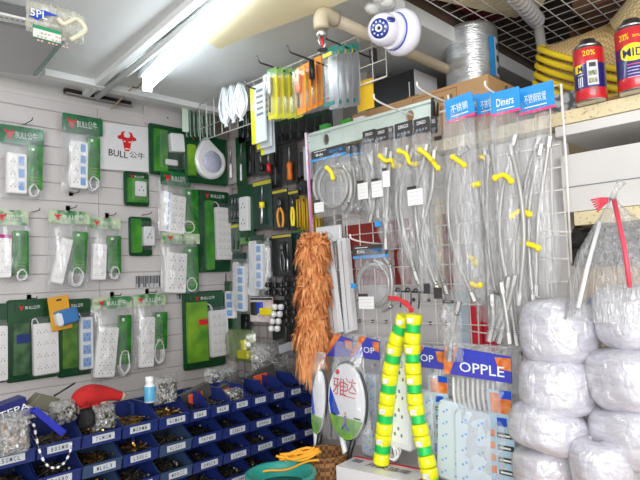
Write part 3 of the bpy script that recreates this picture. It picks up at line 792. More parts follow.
# grey plastic bags of fittings
M_GBAG = film('grey_bag_film', (176, 176, 172), milk=.34, gloss=.18, crinkle=1.0, scale=60, stretch=(1, 1, 1))
def lump(label, b, yy, seed, fill=None, d=.035, mf=None, group='bags lying on the bins'):
    F = Frame('A', (b[0]+b[2])/2, b[3], YA-yy); q = F.box(b); r = thingF('plastic_bag', label, 'plastic bag', F, group); rn = random.Random(seed)
    m = MB(); m.bag(q[0], q[1], q[2], q[3], d, mf or M_GBAG, seed, crease=.010, yb=.004); m.build('film', r)
    m = MB()
    for k in range(26):
        m.ball((rn.uniform(q[0]*.7, q[1]*.7), rn.uniform(-d*.7, -.004), rn.uniform(q[2]+.012, q[3]*.72)), rn.uniform(.004, .009), fill or M_MIX, 6, (1, 1, 1.3))
    m.build('fittings', r); return r
lump('crumpled clear bag of fittings hanging over the far left bins', (-6, 412, 30, 455), YB-.03, 1, mat('beige_fittings', (170, 150, 136), .5), .045)
lump('clear bag of washers behind the blue scraper', (50, 400, 76, 424), YB+.05, 2)
lump('clear bag of steel washers beside the black pouch', (92, 404, 115, 430), YB+.03, 3)
lump('clear knotted bag standing in the bin beside the white bottle', (154, 376, 176, 404), YB+.04, 4)
lump('grey bag with a paper label behind the orange drill cards', (205, 366, 238, 392), YB+.18, 5, M_DARK)
lump('small round clear bag between the orange drill cards', (224, 388, 242, 404), YB+.06, 6)
lump('large grey bag of black fittings under the tool mesh', (252, 340, 296, 378), YB+.26, 7, M_BLACK, .05)
# white bottle with blue label
F = Frame('A', 150, 402, YA-YB-.05); m = MB(); p = F.p(150, 402)
m.lathe([(.015, 0), (.016, .004), (.016, .045), (.011, .052), (.011, .056), (.012, .057), (.012, .072), (.001, .073)], (0, 0, p.z), M_WHITE, 16,
        ms=[M_WHITE, mat('light_blue_label', (84, 160, 196), .4), M_WHITE, M_WHITE, M_WHITE, M_WHITE, M_WHITE, M_WHITE])
tag(onF(m.build('glue_bottle'), F), 'small white capped bottle with a light blue label in a bin', 'bottle')
# bead necklace: white tube cuts
F = Frame('A', 40, 440, YA-YB+.03); r = thingF('bead_string', 'string of small white tube beads draped over the left bins', 'bead string', F)
P = smooth_pts([F.p(*c) for c in ((12, 414), (22, 421), (33, 424), (36, 436), (40, 452), (46, 464), (55, 468), (64, 463), (70, 452), (71, 442))], 5)
m = MB(); m.tube(P, .0008, M_GWIRE, 4); m.build('cord', r)
for i in range(1, len(P)-1, 3):
    m = MB(); m.tube([P[i], P[i+1], P[i+1]+(P[i+1]-P[i])*.3], .003, M_WHITE, 7); m.build('bead', r)
# drill bit packs
M_OR = mat('orange_red_card', (214, 84, 48), .5)
def drill(label, b, yy, lean=-15):
    F = Frame('A', (b[0]+b[2])/2, b[3], YA-yy); q = F.box(b); r = thingF('drill_bit_pack', label, 'drill bit pack', F, 'drill bit packs on the bins')
    w = q[1]-q[0]; m = MB(); m.M = rotM(0, 0, lean); m.rbox(q[0], q[1], q[2], q[3]*.8, -.012, .012, mat('clear_dark_tube', (70, 68, 66), .25, coat=.5), .01, .004); m.build('tube', r)
    m = MB(); m.M = rotM(0, 0, lean*.3); m.rbox(-w*.2, w*.2, q[2]+.004, q[3]*.62, -.016, -.0125, M_OR, .002)
    m.text('JL5', 0, q[2]+.014, .014, -.0165, M_INK, w*.26); m.build('label_card', r)
drill('orange labelled drill tube nearest the white bottle', (176, 385, 212, 404), YB+.10)
drill('orange labelled drill tube under the paper labelled grey bag', (208, 380, 244, 399), YB+.12)
drill('orange labelled drill tube nearest the feather duster', (242, 366, 276, 386), YB+.14)
m = MB(); F = Frame('A', 262, 355, YA-YB-.16); q = F.box((258, 345, 282, 356)); 
for k, (px, py) in enumerate(((222, 372), (258, 370), (281, 347))):
    m = MB(); F = Frame('A', px, py, YA-YB-.2); q = F.box((px-7, py-4, px+7, py+4)); m.M = rotM(0, 0, -8); m.box(q[0], q[1], -.03, -.028, q[2], q[3], M_LBL)
    tag(onF(m.build('paper_label'), F), ['white paper label on the grey bag above the orange drill tubes', 'white paper label above the second orange drill tube', 'white paper label on the large grey bag'][k], 'paper label')

# ================================================================== TOOL MESH AND ITS GOODS
def grid_panel(F, b, step, r, mm, name, label, cat, out=0.0, frame=True, group=None):
    x0, x1, z0, z1 = F.box(b, out); m = MB(); n = max(1, round((x1-x0)/step)); k = max(1, round((z1-z0)/step))
    for i in range(n+1):
        x = x0+(x1-x0)*i/n; m.tube([(x, -out, z0), (x, -out, z1)], r, mm, 5)
    for j in range(k+1):
        z = z0+(z1-z0)*j/k; m.tube([(x0, -out-r*1.6, z), (x1, -out-r*1.6, z)], r, mm, 5)
    if frame: m.tube([(x0, -out, z0), (x1, -out, z0), (x1, -out, z1), (x0, -out, z1)], r*1.9, mm, 6, closed=True)
    return tag(onF(m.build(name), F), label, cat, group)
# upper mesh on the right wall, full height between the corner and the spirit level
m = MB(); yL, yR, zT, zBt = 1.93, .98, 2.262, 2.16
def wB(x, y0, y1, z0, z1, step, r, mm, m):
    n = round(abs(y1-y0)/step); k = round((z1-z0)/step)
    for i in range(n+1): y = y0+(y1-y0)*i/n; m.tube([(x, y, z0), (x, y, z1)], r, mm, 5)
    for j in range(k+1): z = z0+(z1-z0)*j/k; m.tube([(x-r*1.5, y0, z), (x-r*1.5, y1, z)], r, mm, 5)
    m.tube([(x, y0, z0), (x, y1, z0), (x, y1, z1), (x, y0, z1)], r*1.8, mm, 6, closed=True)
wB(1.28, 1.90, .95, 2.07, 2.222, .05, .0014, M_WIRE, m)
tag(m.build('ceiling_mesh_rail'), 'white wire mesh strip under the ceiling holding the hanging screwdriver cards', 'wire mesh')
m = MB(); wB(XC-.02, 2.05, 1.30, 1.05, 2.12, .052, .0015, M_GWIRE, m)
tag(m.build('wall_mesh'), 'grey wire mesh panel on the right wall behind the tool cards', 'wire mesh')
m = MB(); wB(1.385, 1.275, .515, 1.02, 1.80, .054, .0019, M_WIRE, m)
tag(m.build('hose_rack_mesh'), 'white wire rack behind the hanging hose bags', 'wire rack')
m = MB(); M_REDB = mat('dark_red_board', (146, 44, 38), .6, var=.2, vscale=10)
for a, b in (((347, 220, 408, 284)), ) if False else (((347, 222, 409, 286), 'dark red board behind the wire rack under the coiled hose bags'), ((443, 214, 451, 290), 'dark red strip behind the wire rack beside the long hoses')):
    F = Frame('B', (a[0]+a[2])/2, a[3], .012); q = F.box(a); m = MB(); m.box(q[0], q[1], -.004, .01, q[2], q[3], M_REDB); tag(onF(m.build('red_board'), F), b, 'board')
for a, b, mm in (((433, 200, 444, 292), 'cream vertical strip behind the wire rack beside the dark red strip', M_CHIP),):
    F = Frame('B', (a[0]+a[2])/2, a[3], .012); q = F.box(a); m = MB(); m.box(q[0], q[1], -.006, .01, q[2], q[3], mm); tag(onF(m.build('cream_strip'), F), b, 'strip')
# peg holes in the lower board: dark discs with the holes' shade as colour
m = MB()
for j in range(7):
    for i in range(13):
        y = 1.22-.055*i; z = 1.42-.07*j; m.lathe([(.006, 0), (.006, .002), (.004, .0025)], (XB-.0025, y, z), M_DARK, 8, axis='x')
tag(m.build('pegboard_holes'), kind='structure')

def card(label, b, off, mm, hm=None, hfrac=.14, name='tool_card', cat='tool card', group='dark tool cards on the wire mesh', th=.003):
    F = Frame('C', (b[0]+b[2])/2, b[3], off); r = thingF(name, label, cat, F, group); q = F.box(b); m = MB()
    m.rbox(q[0], q[1], 0, q[3], 0, th, mm, .004, .0005)
    if hm: m.box(q[0]+.003, q[1]-.003, -.0006, 0, q[3]*(1-hfrac), q[3]-.004, hm)
    m.build('backing_card', r); return r, F, q
M_YH = mat('yellow_card_print', (190, 176, 60), .5)
M_TEALD = mat('dark_teal_card', (18, 58, 52), .4, coat=.3, var=.3, vscale=20)
def driver(r, F, a, b, hm, sm=M_STEEL, rh=.011, frac=.45, name='screwdriver'):
    """tool from handle end a to tip b (pixels)"""
    A, B = F.p(a[0], a[1], .014), F.p(b[0], b[1], .014); d = B-A; m = MB()
    P = [A, A+d*.02, A+d*frac*.5, A+d*frac*.85, A+d*frac]; m.tube(P, rh, hm, 8, radii=[rh*.6, rh, rh*.85, rh, rh*.55]); m.build('handle', r)
    m = MB(); m.tube([A+d*frac, A+d*.97, B], rh*.28, sm, 6, radii=[rh*.3, rh*.28, rh*.12]); m.build('blade', r)
def pliers(r, F, top, bot, hm, w=.02):
    A, B = F.p(top[0], top[1], .012), F.p(bot[0], bot[1], .012); d = B-A; s = Vector((1, 0, 0)); pv = A+d*.36
    m = MB()
    for k in (-1, 1): m.tube([A+s*k*.002, A+d*.18+s*k*w*.32, pv, pv+s*-k*w*.2], .004, M_DSTEEL, 6, radii=[.002, .006, .007, .003])
    m.lathe([(.007, -.004), (.007, .004)], tuple(pv), M_STEEL, 10, axis='y'); m.build('jaws', r)
    for k in (-1, 1):
        m = MB(); m.tube(smooth_pts([pv+s*k*w*.1, pv+d*.18+s*k*w*.75, pv+d*.42+s*k*w*.8, B+s*k*w*.45], 5), .005, hm, 7); m.build('handle', r)
# row above the shelf of cards
r, F, q = card('black card with an orange handled screwdriver, left of the striped rod', (283, 143, 297, 184), .05, M_BLACKCARD)
driver(r, F, (290, 180), (289, 147), M_ORANGE, frac=.55, rh=.012)
r, F, q = card('dark card with small steel tools below the white and lime cards', (255, 150, 274, 175), .05, M_BLACKCARD)
driver(r, F, (262, 171), (260, 154), M_BLACK); driver(r, F, (269, 172), (268, 153), M_RED)
r, F, q = card('dark green card with a yellow header and a yellow collared test pen', (253, 180, 272, 228), .06, M_TEALD, M_YH, .10)
driver(r, F, (262, 224), (262, 186), M_STEEL, frac=.5, rh=.008); m = MB(); p = F.p(262, 205, .014); m.tube([p+Vector((0, 0, .012)), p-Vector((0, 0, .012))], .012, M_YEL, 8); m.build('collar', r)
r, F, q = card('black card with orange handled pliers and a yellow header', (272, 189, 288, 230), .055, M_BLACKCARD, M_YH, .09)
pliers(r, F, (279, 197), (281, 227), mat('amber_grips', (238, 160, 50), .4))
r, F, q = card('black card with slim yellow handled snips beside the striped rod', (288, 190, 299, 230), .05, M_BLACKCARD, M_YH, .09)
pliers(r, F, (292, 196), (293, 226), M_YEL, .009)
for k, (b, lab) in enumerate((((297, 196, 305, 230), 'card of long yellow sticks left of the striped rod'), ((304, 198, 313, 231), 'card of long yellow sticks right behind the striped rod'), ((313, 214, 322, 238), 'card of yellow sticks under the first coiled hose bag'))):
    r, F, q = card(lab, b, .045, mat('ochre_card', (150, 122, 40), .5), group='cards of yellow sticks')
    for j in range(3): m = MB(); x = q[0]+(q[1]-q[0])*(j+.5)/3; m.tube([(x, -.006, .01), (x, -.006, q[3]-.012)], .004, mat('mustard_plastic', (204, 164, 40), .4), 6); m.build('stick', r)
r, F, q = card('dark card with silver pliers and a yellow header above the plug cluster', (272, 234, 292, 276), .06, M_BLACKCARD, M_YH, .08)
pliers(r, F, (281, 242), (283, 271), M_DSTEEL, .014); driver(r, F, (288, 272), (287, 243), M_STEEL, rh=.006)
r, F, q = card('narrow dark green blister with silver bits right of the round night light', (228, 194, 241, 222), .05, M_TEALD)
for j in range(3): driver(r, F, (232+j*3, 219), (232+j*3, 198), M_DSTEEL, rh=.005)
r, F, q = card('tall green card with a white tester behind the bagged strips', (238, 185, 253, 237), .055, M_GREEN_D)
strip_part(r, F, (242, 197, 251, 231), -.001, 2, 1, 2, 0, mm=M_WHITE, name='tester')
r, F, q = card('small green card with a white boxed tester, third row of the mesh', (225, 281, 240, 330), .06, M_GREEN_D)
strip_part(r, F, (228, 291, 237, 318), -.001, 3, 1, 0, 1, d=.016, mm=M_WHITE, name='tester')
r, F, q = card('thin dark green card at the corner beside the round night light', (224, 140, 240, 184), .03, mat('pinkish_grey_blister', (176, 168, 168), .4), group=None)
driver(r, F, (231, 178), (230, 146), M_PLUG, rh=.007)
r, F, q = card('tall thin green card between the round night light and the screwdriver cards', (236, 136, 246, 186), .05, M_GREEN_D)
driver(r, F, (241, 181), (241, 143), M_WHITE, rh=.005)
r, F, q = card('dark green card hanging behind the white cable ties', (238, 112, 252, 142), .05, M_TEALD)
r['label'] = 'dark green card hanging below the white cable ties'
driver(r, F, (243, 138), (244, 118), M_DSTEEL, rh=.006); driver(r, F, (248, 138), (248, 118), M_DSTEEL, rh=.006)
for k, (b, lab, mm, hm) in enumerate((((246, 140, 254, 176), 'narrow black card with a grey shaft left of the small steel tools', M_BLACKCARD, None),
        ((227, 224, 240, 252), 'dark green hang card below the narrow silver bit blister', M_GREEN_D, M_YH), ((205, 274, 226, 289), 'low dark card with a white price strip below the tall lime blister', M_BLACKCARD, M_WHITE),
        ((241, 312, 251, 330), 'small black card left of the pink switch card', M_BLACKCARD, None), ((240, 230, 253, 244), 'short green card under the tall green tester card', M_GREEN_M, None),
        ((292, 228, 303, 240), 'short green card above the duster top', M_GREEN_M, None), ((270, 140, 281, 188), 'long black card with dark cutters left of the orange screwdriver', M_BLACKCARD, None),
        ((262, 276, 272, 300), 'dark card tucked behind the bagged socket strips', M_TEALD, None), ((284, 272, 300, 300), 'black card hanging behind the black plugs', M_BLACKCARD, None), ((272, 300, 300, 345), 'wide black card low behind the feather duster', M_BLACKCARD, None))):
    r, F, q = card(lab, b, .035, mm, hm); driver(r, F, ((b[0]+b[2])/2, b[3]-3), ((b[0]+b[2])/2+.5, b[1]+5), M_DARK, M_DSTEEL, rh=.006)
# rows of dark goods below the coloured cards
rn = random.Random(8)
for k in range(9):
    x0 = 262+k*8.2; y0 = 124-k*2.0
    r, F, q = card('black carded tool with a chrome shaft, %s in the dark row below the lime cards' % ORD[k], (x0, y0, x0+8.6, y0+24), .045, M_BLACKCARD, mat('dark_green_strip', (22, 70, 40), .4), .18, group='black carded tools in the dark row')
    driver(r, F, (x0+4, y0+21), (x0+4, y0+5), rn.choice([M_DARK, M_BLACK, M_TEALD]), M_DSTEEL, rh=.007)
for k, (b, lab) in enumerate((((300, 150, 316, 178), 'dark carded tool set right of the orange handled screwdriver'), ((296, 176, 310, 194), 'small dark tool card above the yellow sticks'), ((292, 232, 302, 276), 'dark green blister behind the top of the feather duster'), ((262, 238, 273, 272), 'slim dark blister with a pale label left of the silver pliers'))):
    r, F, q = card(lab, b, .04, M_TEALD if k > 1 else M_BLACKCARD); driver(r, F, (b[0]+5, b[3]-3), (b[0]+5, b[1]+5), M_DARK, M_DSTEEL, rh=.006)
# bagged strips hanging in the mesh
def bagstrip(label, b, s1, s2, off, seed):
    F = Frame('C', (b[0]+b[2])/2, b[3], off); r = thingF('socket_strip_bag', label, 'power strip', F, 'bagged socket strips on the mesh'); q = F.box(b)
    m = MB(); m.bag(q[0], q[1], 0, q[3], .04, M_FILM, seed, yb=.01); m.build('clear_bag', r)
    strip_part(r, F, s1, -.005, 5, 1, 2, 1, mm=M_WHITE)
    if s2: strip_part(r, F, s2, .008, 0, 0, 2, 0, mm=M_WHITE, name='cable_sleeve')
    header_part(r, F, (b[0]+2, b[1]-3, b[2]-3, b[1]+8), -.002, M_TEALD, logo=False); return r
bagstrip('two bagged white strips with blue sockets below the tall green card', (249, 238, 268, 298), (259, 244, 267, 289), (250, 241, 258, 296), .09, 31)
bagstrip('bagged white strip with blue sockets left of the pink switch card', (231, 256, 250, 314), (240, 266, 249, 311), (234, 262, 240, 306), .07, 32)
bagstrip('bagged grey strip with pale blue sockets right of the two white strips', (264, 240, 273, 284), (265, 248, 272, 278), None, .05, 33)
# pink card with yellow part
r, F, q = card('pink and white switch card with a yellow clip', (250, 297, 273, 322), .08, mat('pale_pink_card', (206, 178, 180), .5, rgb2=(226, 220, 222), vscale=30), M_TEALD, .12, group=None)
m = MB(); q = F.box((262, 308, 274, 315)); m.rbox(q[0], q[1], q[2], q[3], -.016, 0, M_YEL, .003); q = F.box((258, 302, 263, 313)); m.rbox(q[0], q[1], q[2], q[3], -.01, 0, M_BLUE, .003); m.build('clip', r)
m = MB(); q = F.box((252, 302, 257, 315)); m.rbox(q[0], q[1], q[2], q[3], -.01, 0, M_BLACK, .003); m.build('switch', r)
# white lamp holders string
for j in range(4):
    for i in range(2):
        px, py = 275+i*6-j*1.2, 307+j*7.2; F = Frame('C', px, py, .11)
        m = MB(); m.lathe([(.004, -.012), (.011, -.009), (.0125, 0), (.011, .009), (.004, .012)], (0, 0, 0), M_PLUG, 12)
        tag(onF(m.build('lamp_holder'), F), 'white round lamp holder in the cluster by the feather duster, %s row, %s' % (['top', 'second', 'third', 'bottom'][j], ['left', 'right'][i]), 'lamp holder', 'white lamp holders')
# black plugs cluster
rn = random.Random(5)
for j in range(5):
    for i in range(5):
        px, py = 269+i*6.4+rn.uniform(-1, 1), 284+j*9+rn.uniform(-1, 1)
        if j > 1 and i < 3: continue
        F = Frame('C', px, py, .09); m = MB(); m.rbox(-.010, .010, -.011, .009, -.015, .01, M_BLACK, .004, .003); m.tube([(0, 0, .009), (.002, 0, .026)], .003, M_DARK, 6)
        for s in (-1, 1): m.box(s*.005-.001, s*.005+.001, -.022, -.015, -.004, -.001, M_DSTEEL)
        tag(onF(m.build('black_plug'), F), 'black plug in the bunch behind the feather duster', 'plug', 'bunch of black plugs')
# yellow green bag
F = Frame('C', 241, 362, .10); r = thingF('plug_bag', 'lime green tinted bag holding a bright yellow fitting above the bins', 'bagged fitting', F); q = F.box((229, 329, 256, 363))
m = MB(); m.bag(q[0], q[1], 0, q[3], .05, film('green_tint_film', (120, 160, 40), milk=.2, gloss=.12), 6); m.build('tinted_bag', r)
m = MB(); m.rbox(F.p(242, 350).x, F.p(253, 350).x, F.p(247, 358).z, F.p(247, 350).z, -.03, -.004, M_YEL, .005, .004); m.tube([F.p(243, 340, .015), F.p(245, 355, .015)], .013, M_YEL, 8); m.build('yellow_fitting', r)

# ---- hook + coloured cards under the ceiling mesh
def long_hook(tipx, tipy, label, y, z, L=.22):
    m = MB(); m.tube([(1.30, y, z), (1.30-L, y, z+.004), (1.30-L-.014, y, z+.022)], .0028, M_DSTEEL, 7); m.box(1.296, 1.31, y-.01, y+.01, z-.01, z+.03, M_DSTEEL)
    tag(m.build('display_hook'), label, 'hook', 'display hooks')
XBM = XB-1.28
def hook_at(px, py, lab, L):
    p = hitB(px, py, XBM); long_hook(0, 0, lab, p.y, p.z, L)
def stack_hook(cards_, lab):
    """cards_: (px centre, py top, off) of the hanging cards"""
    P = [hitB(a, b, c) for a, b, c in cards_]; y = sum(p.y for p in P)/len(P); z = sum(p.z for p in P)/len(P)-.006
    long_hook(0, 0, lab, y, z, 1.30-min(p.x for p in P)+.03)
m = MB()
for k in range(5):
    p = hitB(372, 80, XBM+.0); 
    m.tube([(1.29, .93-.0*k, 1.99+.055*k), (1.29+.42, .93, 1.99+.055*k-.02)], .0018, M_WIRE, 5)
def hang(label, b, off, mm, w3, prod, group, top=None, name='hanging_card', lean=1.0):
    F = Frame('B', (b[0]+b[2])/2, b[3], off); r = thingF(name, label, 'carded tool', F, group); q = F.box(b); m = MB(); m.M = rotM(0, q[3], lean)
    m.rbox(q[0], q[1], 0, q[3], 0, .002, mm, .004, .0004)
    if top: m.box(q[0], q[1], -.0005, 0, q[3]*.86, q[3], top)
    m.build('card', r)
    if prod: prod(r, q, rotM(0, q[3], lean))
    m = MB(); m.M = rotM(0, q[3], lean); m.rbox(q[0]+.003, q[1]-.003, .012, q[3]*.9, -.02, -.001, M_BLISTER, .004, .003); m.build('clear_bubble', r)
    return r
def prod_pen(hm, tip=M_DSTEEL, fr=.5):
    def f(r, q, M):
        w = min(.010, (q[1]-q[0])*.28); c = (q[0]+q[1])/2; m = MB(); m.M = M; m.tube([(c, -.011, q[3]*.82), (c, -.011, q[3]*.8), (c, -.011, q[3]*.5), (c, -.011, q[3]*.42)], w, hm, 8, radii=[w*.6, w, w, w*.5]); m.build('handle', r)
        m = MB(); m.M = M; m.tube([(c, -.011, q[3]*.42), (c, -.011, q[3]*.12)], w*.35, tip, 6); m.build('shaft', r)
    return f
stack_hook([(272+6.4*k, 70, .34-.035*k) for k in range(5)], 'long steel hook carrying the lime green cards')
stack_hook([(301+5.6*k, 63-3*k, .33-.03*k) for k in range(4)], 'long steel hook carrying the amber cards')
stack_hook([(334+7*k, 47-k, .30-.03*k) for k in range(4)], 'long steel hook carrying the silver and teal blade cards')
stack_hook([(258, 86, .26), (263, 90, .23), (266, 94, .20)], 'steel hook carrying the white and lime card stack')
M_LIME = mat('lime_card', (240, 222, 20), .4, coat=.4, rgb2=(206, 212, 30), vscale=16)
M_YORG = mat('amber_card', (246, 186, 40), .4, coat=.4, rgb2=(240, 130, 30), vscale=12)
for k in range(5):
    x = 268+k*6.4
    hang('lime green carded test pen, %s of five beside the orange cards' % ORD[k], (x, 68+k*.4, x+9, 119-k*.3), .34-.035*k, M_LIME, 0, prod_pen([M_STEEL, M_YEL, M_LIME, M_YEL, M_GREEN_L][k]), 'lime carded test pens', M_GREEN_L)
for k in range(4):
    x = 297+k*5.6
    hang('amber carded screwdriver, %s of four right of the lime cards' % ORD[k], (x, 66-k*3.2, x+8.5, 114-k*2.6), .33-.03*k, M_YORG, 0, prod_pen([M_ORANGE, M_YEL, M_BLACK, mat('crimson_grip', (190, 24, 60), .35, coat=.4)][k]), 'amber carded screwdrivers')
m = MB(); F = Frame('B', 312, 72, .30); m.tube([(0, 0, -.02), (0, 0, .035)], .008, M_BLACK, 8); tag(onF(m.build('black_marker'), F), 'black marker pen standing up among the amber cards', 'pen')
M_TLH = mat('teal_card', (24, 120, 108), .4, coat=.3); M_SLV = mat('silver_blade_pack', (200, 204, 208), .3, .4, rgb2=(128, 132, 140), vscale=18, stretch=(1, 1, .12))
for k in range(4):
    x = 329+k*7.0
    r = hang('silver and teal blade card, %s of four left of the yellow panel' % ORD[k], (x, 46-k*1.0, x+9.5, 109-k*1.0), .30-.03*k, M_SLV, 0, None, 'silver and teal blade cards', M_TLH)
    q = [c for c in r.children][0].bound_box; z0 = q[0][2]
    m = MB(); h = q[1][2]; xx0, xx1 = q[0][0], q[4][0]; m.box(xx0, xx1, -.0232, -.0210, .004, .014, M_TLH); m.build('printed_band', r); m = MB(); m.box(xx0+.003, xx1-.002, -.0232, -.0212, h*.80, h*.86, mat('yellow_spot', (220, 210, 70), .4)); m.build('yellow_band', r)
# white/lime long cards
for k in range(3):
    b = [(251, 84, 265, 143), (256, 88, 270, 148), (260, 92, 273, 154)][k]
    F = Frame('B', (b[0]+b[2])/2, b[3], .26-.03*k); r = thingF('light_card', 'tall white and lime card, %s of three left of the lime test pens' % ORD[k], 'carded lamp', F, 'tall white and lime cards'); q = F.box(b)
    m = MB(); m.rbox(q[0], q[1], 0, q[3], 0, .006, mat('pale_blue_white_card', (214, 224, 232), .35, coat=.4), .003, .001)
    m.box(q[0], q[0]+(q[1]-q[0])*.28, -.0006, 0, .0, q[3]*.98, M_LIME)
    for j in range(5): m.box(q[0]+(q[1]-q[0])*.42, q[1]-.008, -.0007, 0, q[3]*(.9-.10*j)-.009, q[3]*(.9-.10*j), M_GREYINK)
    m.build('card', r)
# cable ties
M_TIE = mat('white_nylon', (232, 236, 240), .25, coat=.4)
for k, (b, lab) in enumerate((((222, 88, 231, 128), 'bundle of white cable ties, left one under the mesh corner'), ((230, 86, 238, 124), 'bundle of white cable ties, middle one under the mesh corner'), ((237, 84, 246, 122), 'bundle of white cable ties, right one under the mesh corner'))):
    F = Frame('B', (b[0]+b[2])/2, b[3], .17+.015*k); q = F.box(b); m = MB(); c = (q[0]+q[1])/2; w = (q[1]-q[0])/2; rn = random.Random(k)
    for j in range(30):
        e = rn.uniform(-.8, .8)*w; s = rn.uniform(-1, 1)
        m.tube(smooth_pts([(c+e*.3, -.004*(j % 4), q[3]), (c+e*1.4+w*.3*s, -.006*(j % 4), q[3]*.6), (c+e*1.2, -.005*(j % 3), q[3]*.25), (c-e*.5, -.004, .004)], 4), .0036, M_TIE, 5)
    m.tube([(c-w*.8, -.008, q[3]*.66), (c+w*.8, -.008, q[3]*.64)], .003, M_TIE, 5)
    tag(onF(m.build('cable_ties'), F), lab, 'cable ties', 'bundles of white cable ties')
# fan of blade cards at corner, hanging from a hook on the slat wall
M_PG = mat('pale_green_sleeve', (150, 186, 160), .3, coat=.5, rgb2=(96, 130, 104), vscale=30)
for k in range(8):
    x = 184+k*4.0; F = Frame('A', x+3, 137, .10+.004*k); q = F.box((x, 110+(k % 3), x+5.5, 137)); m = MB()
    m.M = Matrix.Rotation(math.radians(38), 4, 'Z'); m.rbox(q[0], q[1], 0, q[3], -.004, .0, M_PG, .002, .0008)
    m.box(q[0]+.003, q[1]-.003, -.0045, 0, .006, q[3]-.012, mat('blade_silver_green', (116, 140, 128), .3, .4))
    tag(onF(m.build('blade_card'), F), 'pale green sleeved blade card, %s in the fan under the ceiling corner' % ORD[k], 'blade card', 'fan of pale green blade cards')
F = Frame('A', 184, 137, .12); q = F.box((182, 104, 188, 132)); m = MB(); m.rbox(q[0], q[1], q[2], q[3], -.004, 0, mat('white_green_card', (206, 222, 206), .4), .002)
tag(onF(m.build('white_card'), F), 'narrow white green card at the left end of the blade fan', 'card')
F = Frame('A', 203, 110, .12); m = MB(); a, b_ = F.p(184, 107), F.p(214, 108); m.tube([a, b_], .002, M_DSTEEL, 6); m.tube([b_, b_+Vector((.0, .12, .01))], .002, M_DSTEEL, 6); tag(onF(m.build('wire_hanger'), F), 'thin wire rod carrying the fan of blade cards', 'rod')
# brown post with hanging tape at the corner
F = Frame('A', 218, 137, .05); q = F.box((215, 98, 223, 140)); m = MB(); m.rbox(q[0], q[1], q[2], q[3], -.02, 0, mat('taupe_post', (112, 108, 92), .7, var=.3, vscale=30), .003)
tag(onF(m.build('corner_batten'), F), 'short taupe batten in the ceiling corner beside the cable ties', 'batten')
F = Frame('A', 205, 90, .2); m = MB(); m.tube(smooth_pts([hitA(196, 90, .2)-F.o, hitA(203, 95, .2)-F.o, hitA(214, 98, .2)-F.o, hitA(222, 94, .2)-F.o], 5), .003, M_WHITE, 6)
tag(onF(m.build('loose_white_wire'), F), 'loose white wire end sticking out at the ceiling corner', 'wire')

# ---- feather duster
F = Frame('B', 312, 232, .18); r = thingF('feather_duster', 'hanging brown feather duster with a pink and white striped rod', 'feather duster', F)
M_ROD = mat('pink_striped_rod', (238, 222, 236), .35, coat=.3, rgb2=(206, 130, 186), vscale=22, kind='wave', stretch=(1, 1, 1.2), edge=(.45, .55))
m = MB(); a, b_ = F.p(306, 133), F.p(312, 236); m.tube([a, a*.5+b_*.5, b_], .0055, M_ROD, 10); m.build('handle', r)
m = MB(); m.tube(smooth_pts([F.p(309, 143), F.p(304, 140), F.p(302, 146)]), .0015, M_DSTEEL, 5); m.build('hanging_loop', r)
M_FTH = mat('brown_feathers', (230, 156, 98), .85, rgb2=(186, 104, 54), vscale=16, edge=(.35, .6))
M_FTH2 = mat('pale_brown_feathers', (238, 176, 118), .85, rgb2=(214, 134, 76), vscale=26)
m = MB(); rn = random.Random(21); T = F.p(314, 234); Bt = F.p(312, 362)
m.tube([T, Bt], .012, M_FTH, 8)
for k in range(6500):
    t = rn.random()**.95; c = T+(Bt-T)*t; th = rn.uniform(0, 6.283)
    R_ = .045+.007*math.sin(t*19)+.006*math.sin(t*41+th*2)-(.018 if t < .04 else 0)
    rad = Vector((math.cos(th), math.sin(th), 0)); up = rn.uniform(-.9, .05)+( .35 if t < .05 else 0)-(.6 if t > .9 else 0)
    L = R_*rn.uniform(.6, 1.12); tang = Vector((-math.sin(th), math.cos(th), 0))*rn.uniform(-.5, .5)
    P0 = c+rad*.02; P1 = c+rad*(.02+L*.6)+Vector((0, 0, up*L*.3))+tang*L*.3; P2 = c+rad*L*(1.12)+Vector((0, 0, up*L*1.0))+tang*L*.6
    wd = Vector((0, 0, 1)).cross(P2-P0).normalized()*rn.uniform(.003, .0062); wz = Vector((0, 0, rn.uniform(-.5, .5)*.01))
    m.add([P0-wd*.3, P0+wd*.3, P1+wd+wz, P1-wd-wz, P2+wd*.35, P2-wd*.35, P2+(P2-P1)*.3], [(0, 1, 2, 3), (3, 2, 4, 5), (5, 4, 6)], M_FTH if rn.random() < .6 else M_FTH2, True)
m.build('feathers', r)

# ================================================================== HOSE RACK GOODS
# spirit level lying over the rack hooks
F = Frame('B', 315, 160, .10); r = thingF('spirit_level', 'long pale aluminium spirit level with round holes above the hose bags', 'spirit level', F)
M_ALU = mat('pale_green_aluminium', (214, 228, 222), .35, .1, var=.08, vscale=20)
a, b_ = F.p(310, 154), F.p(436, 120); c_, d_ = F.p(436, 99), F.p(308, 135)
m = MB()
L = (b_-a).length; 
def lev(t, s): return (a*(1-t)+b_*t)*(1-s)+(d_*(1-t)+c_*t)*s
holes = (.165, .83)
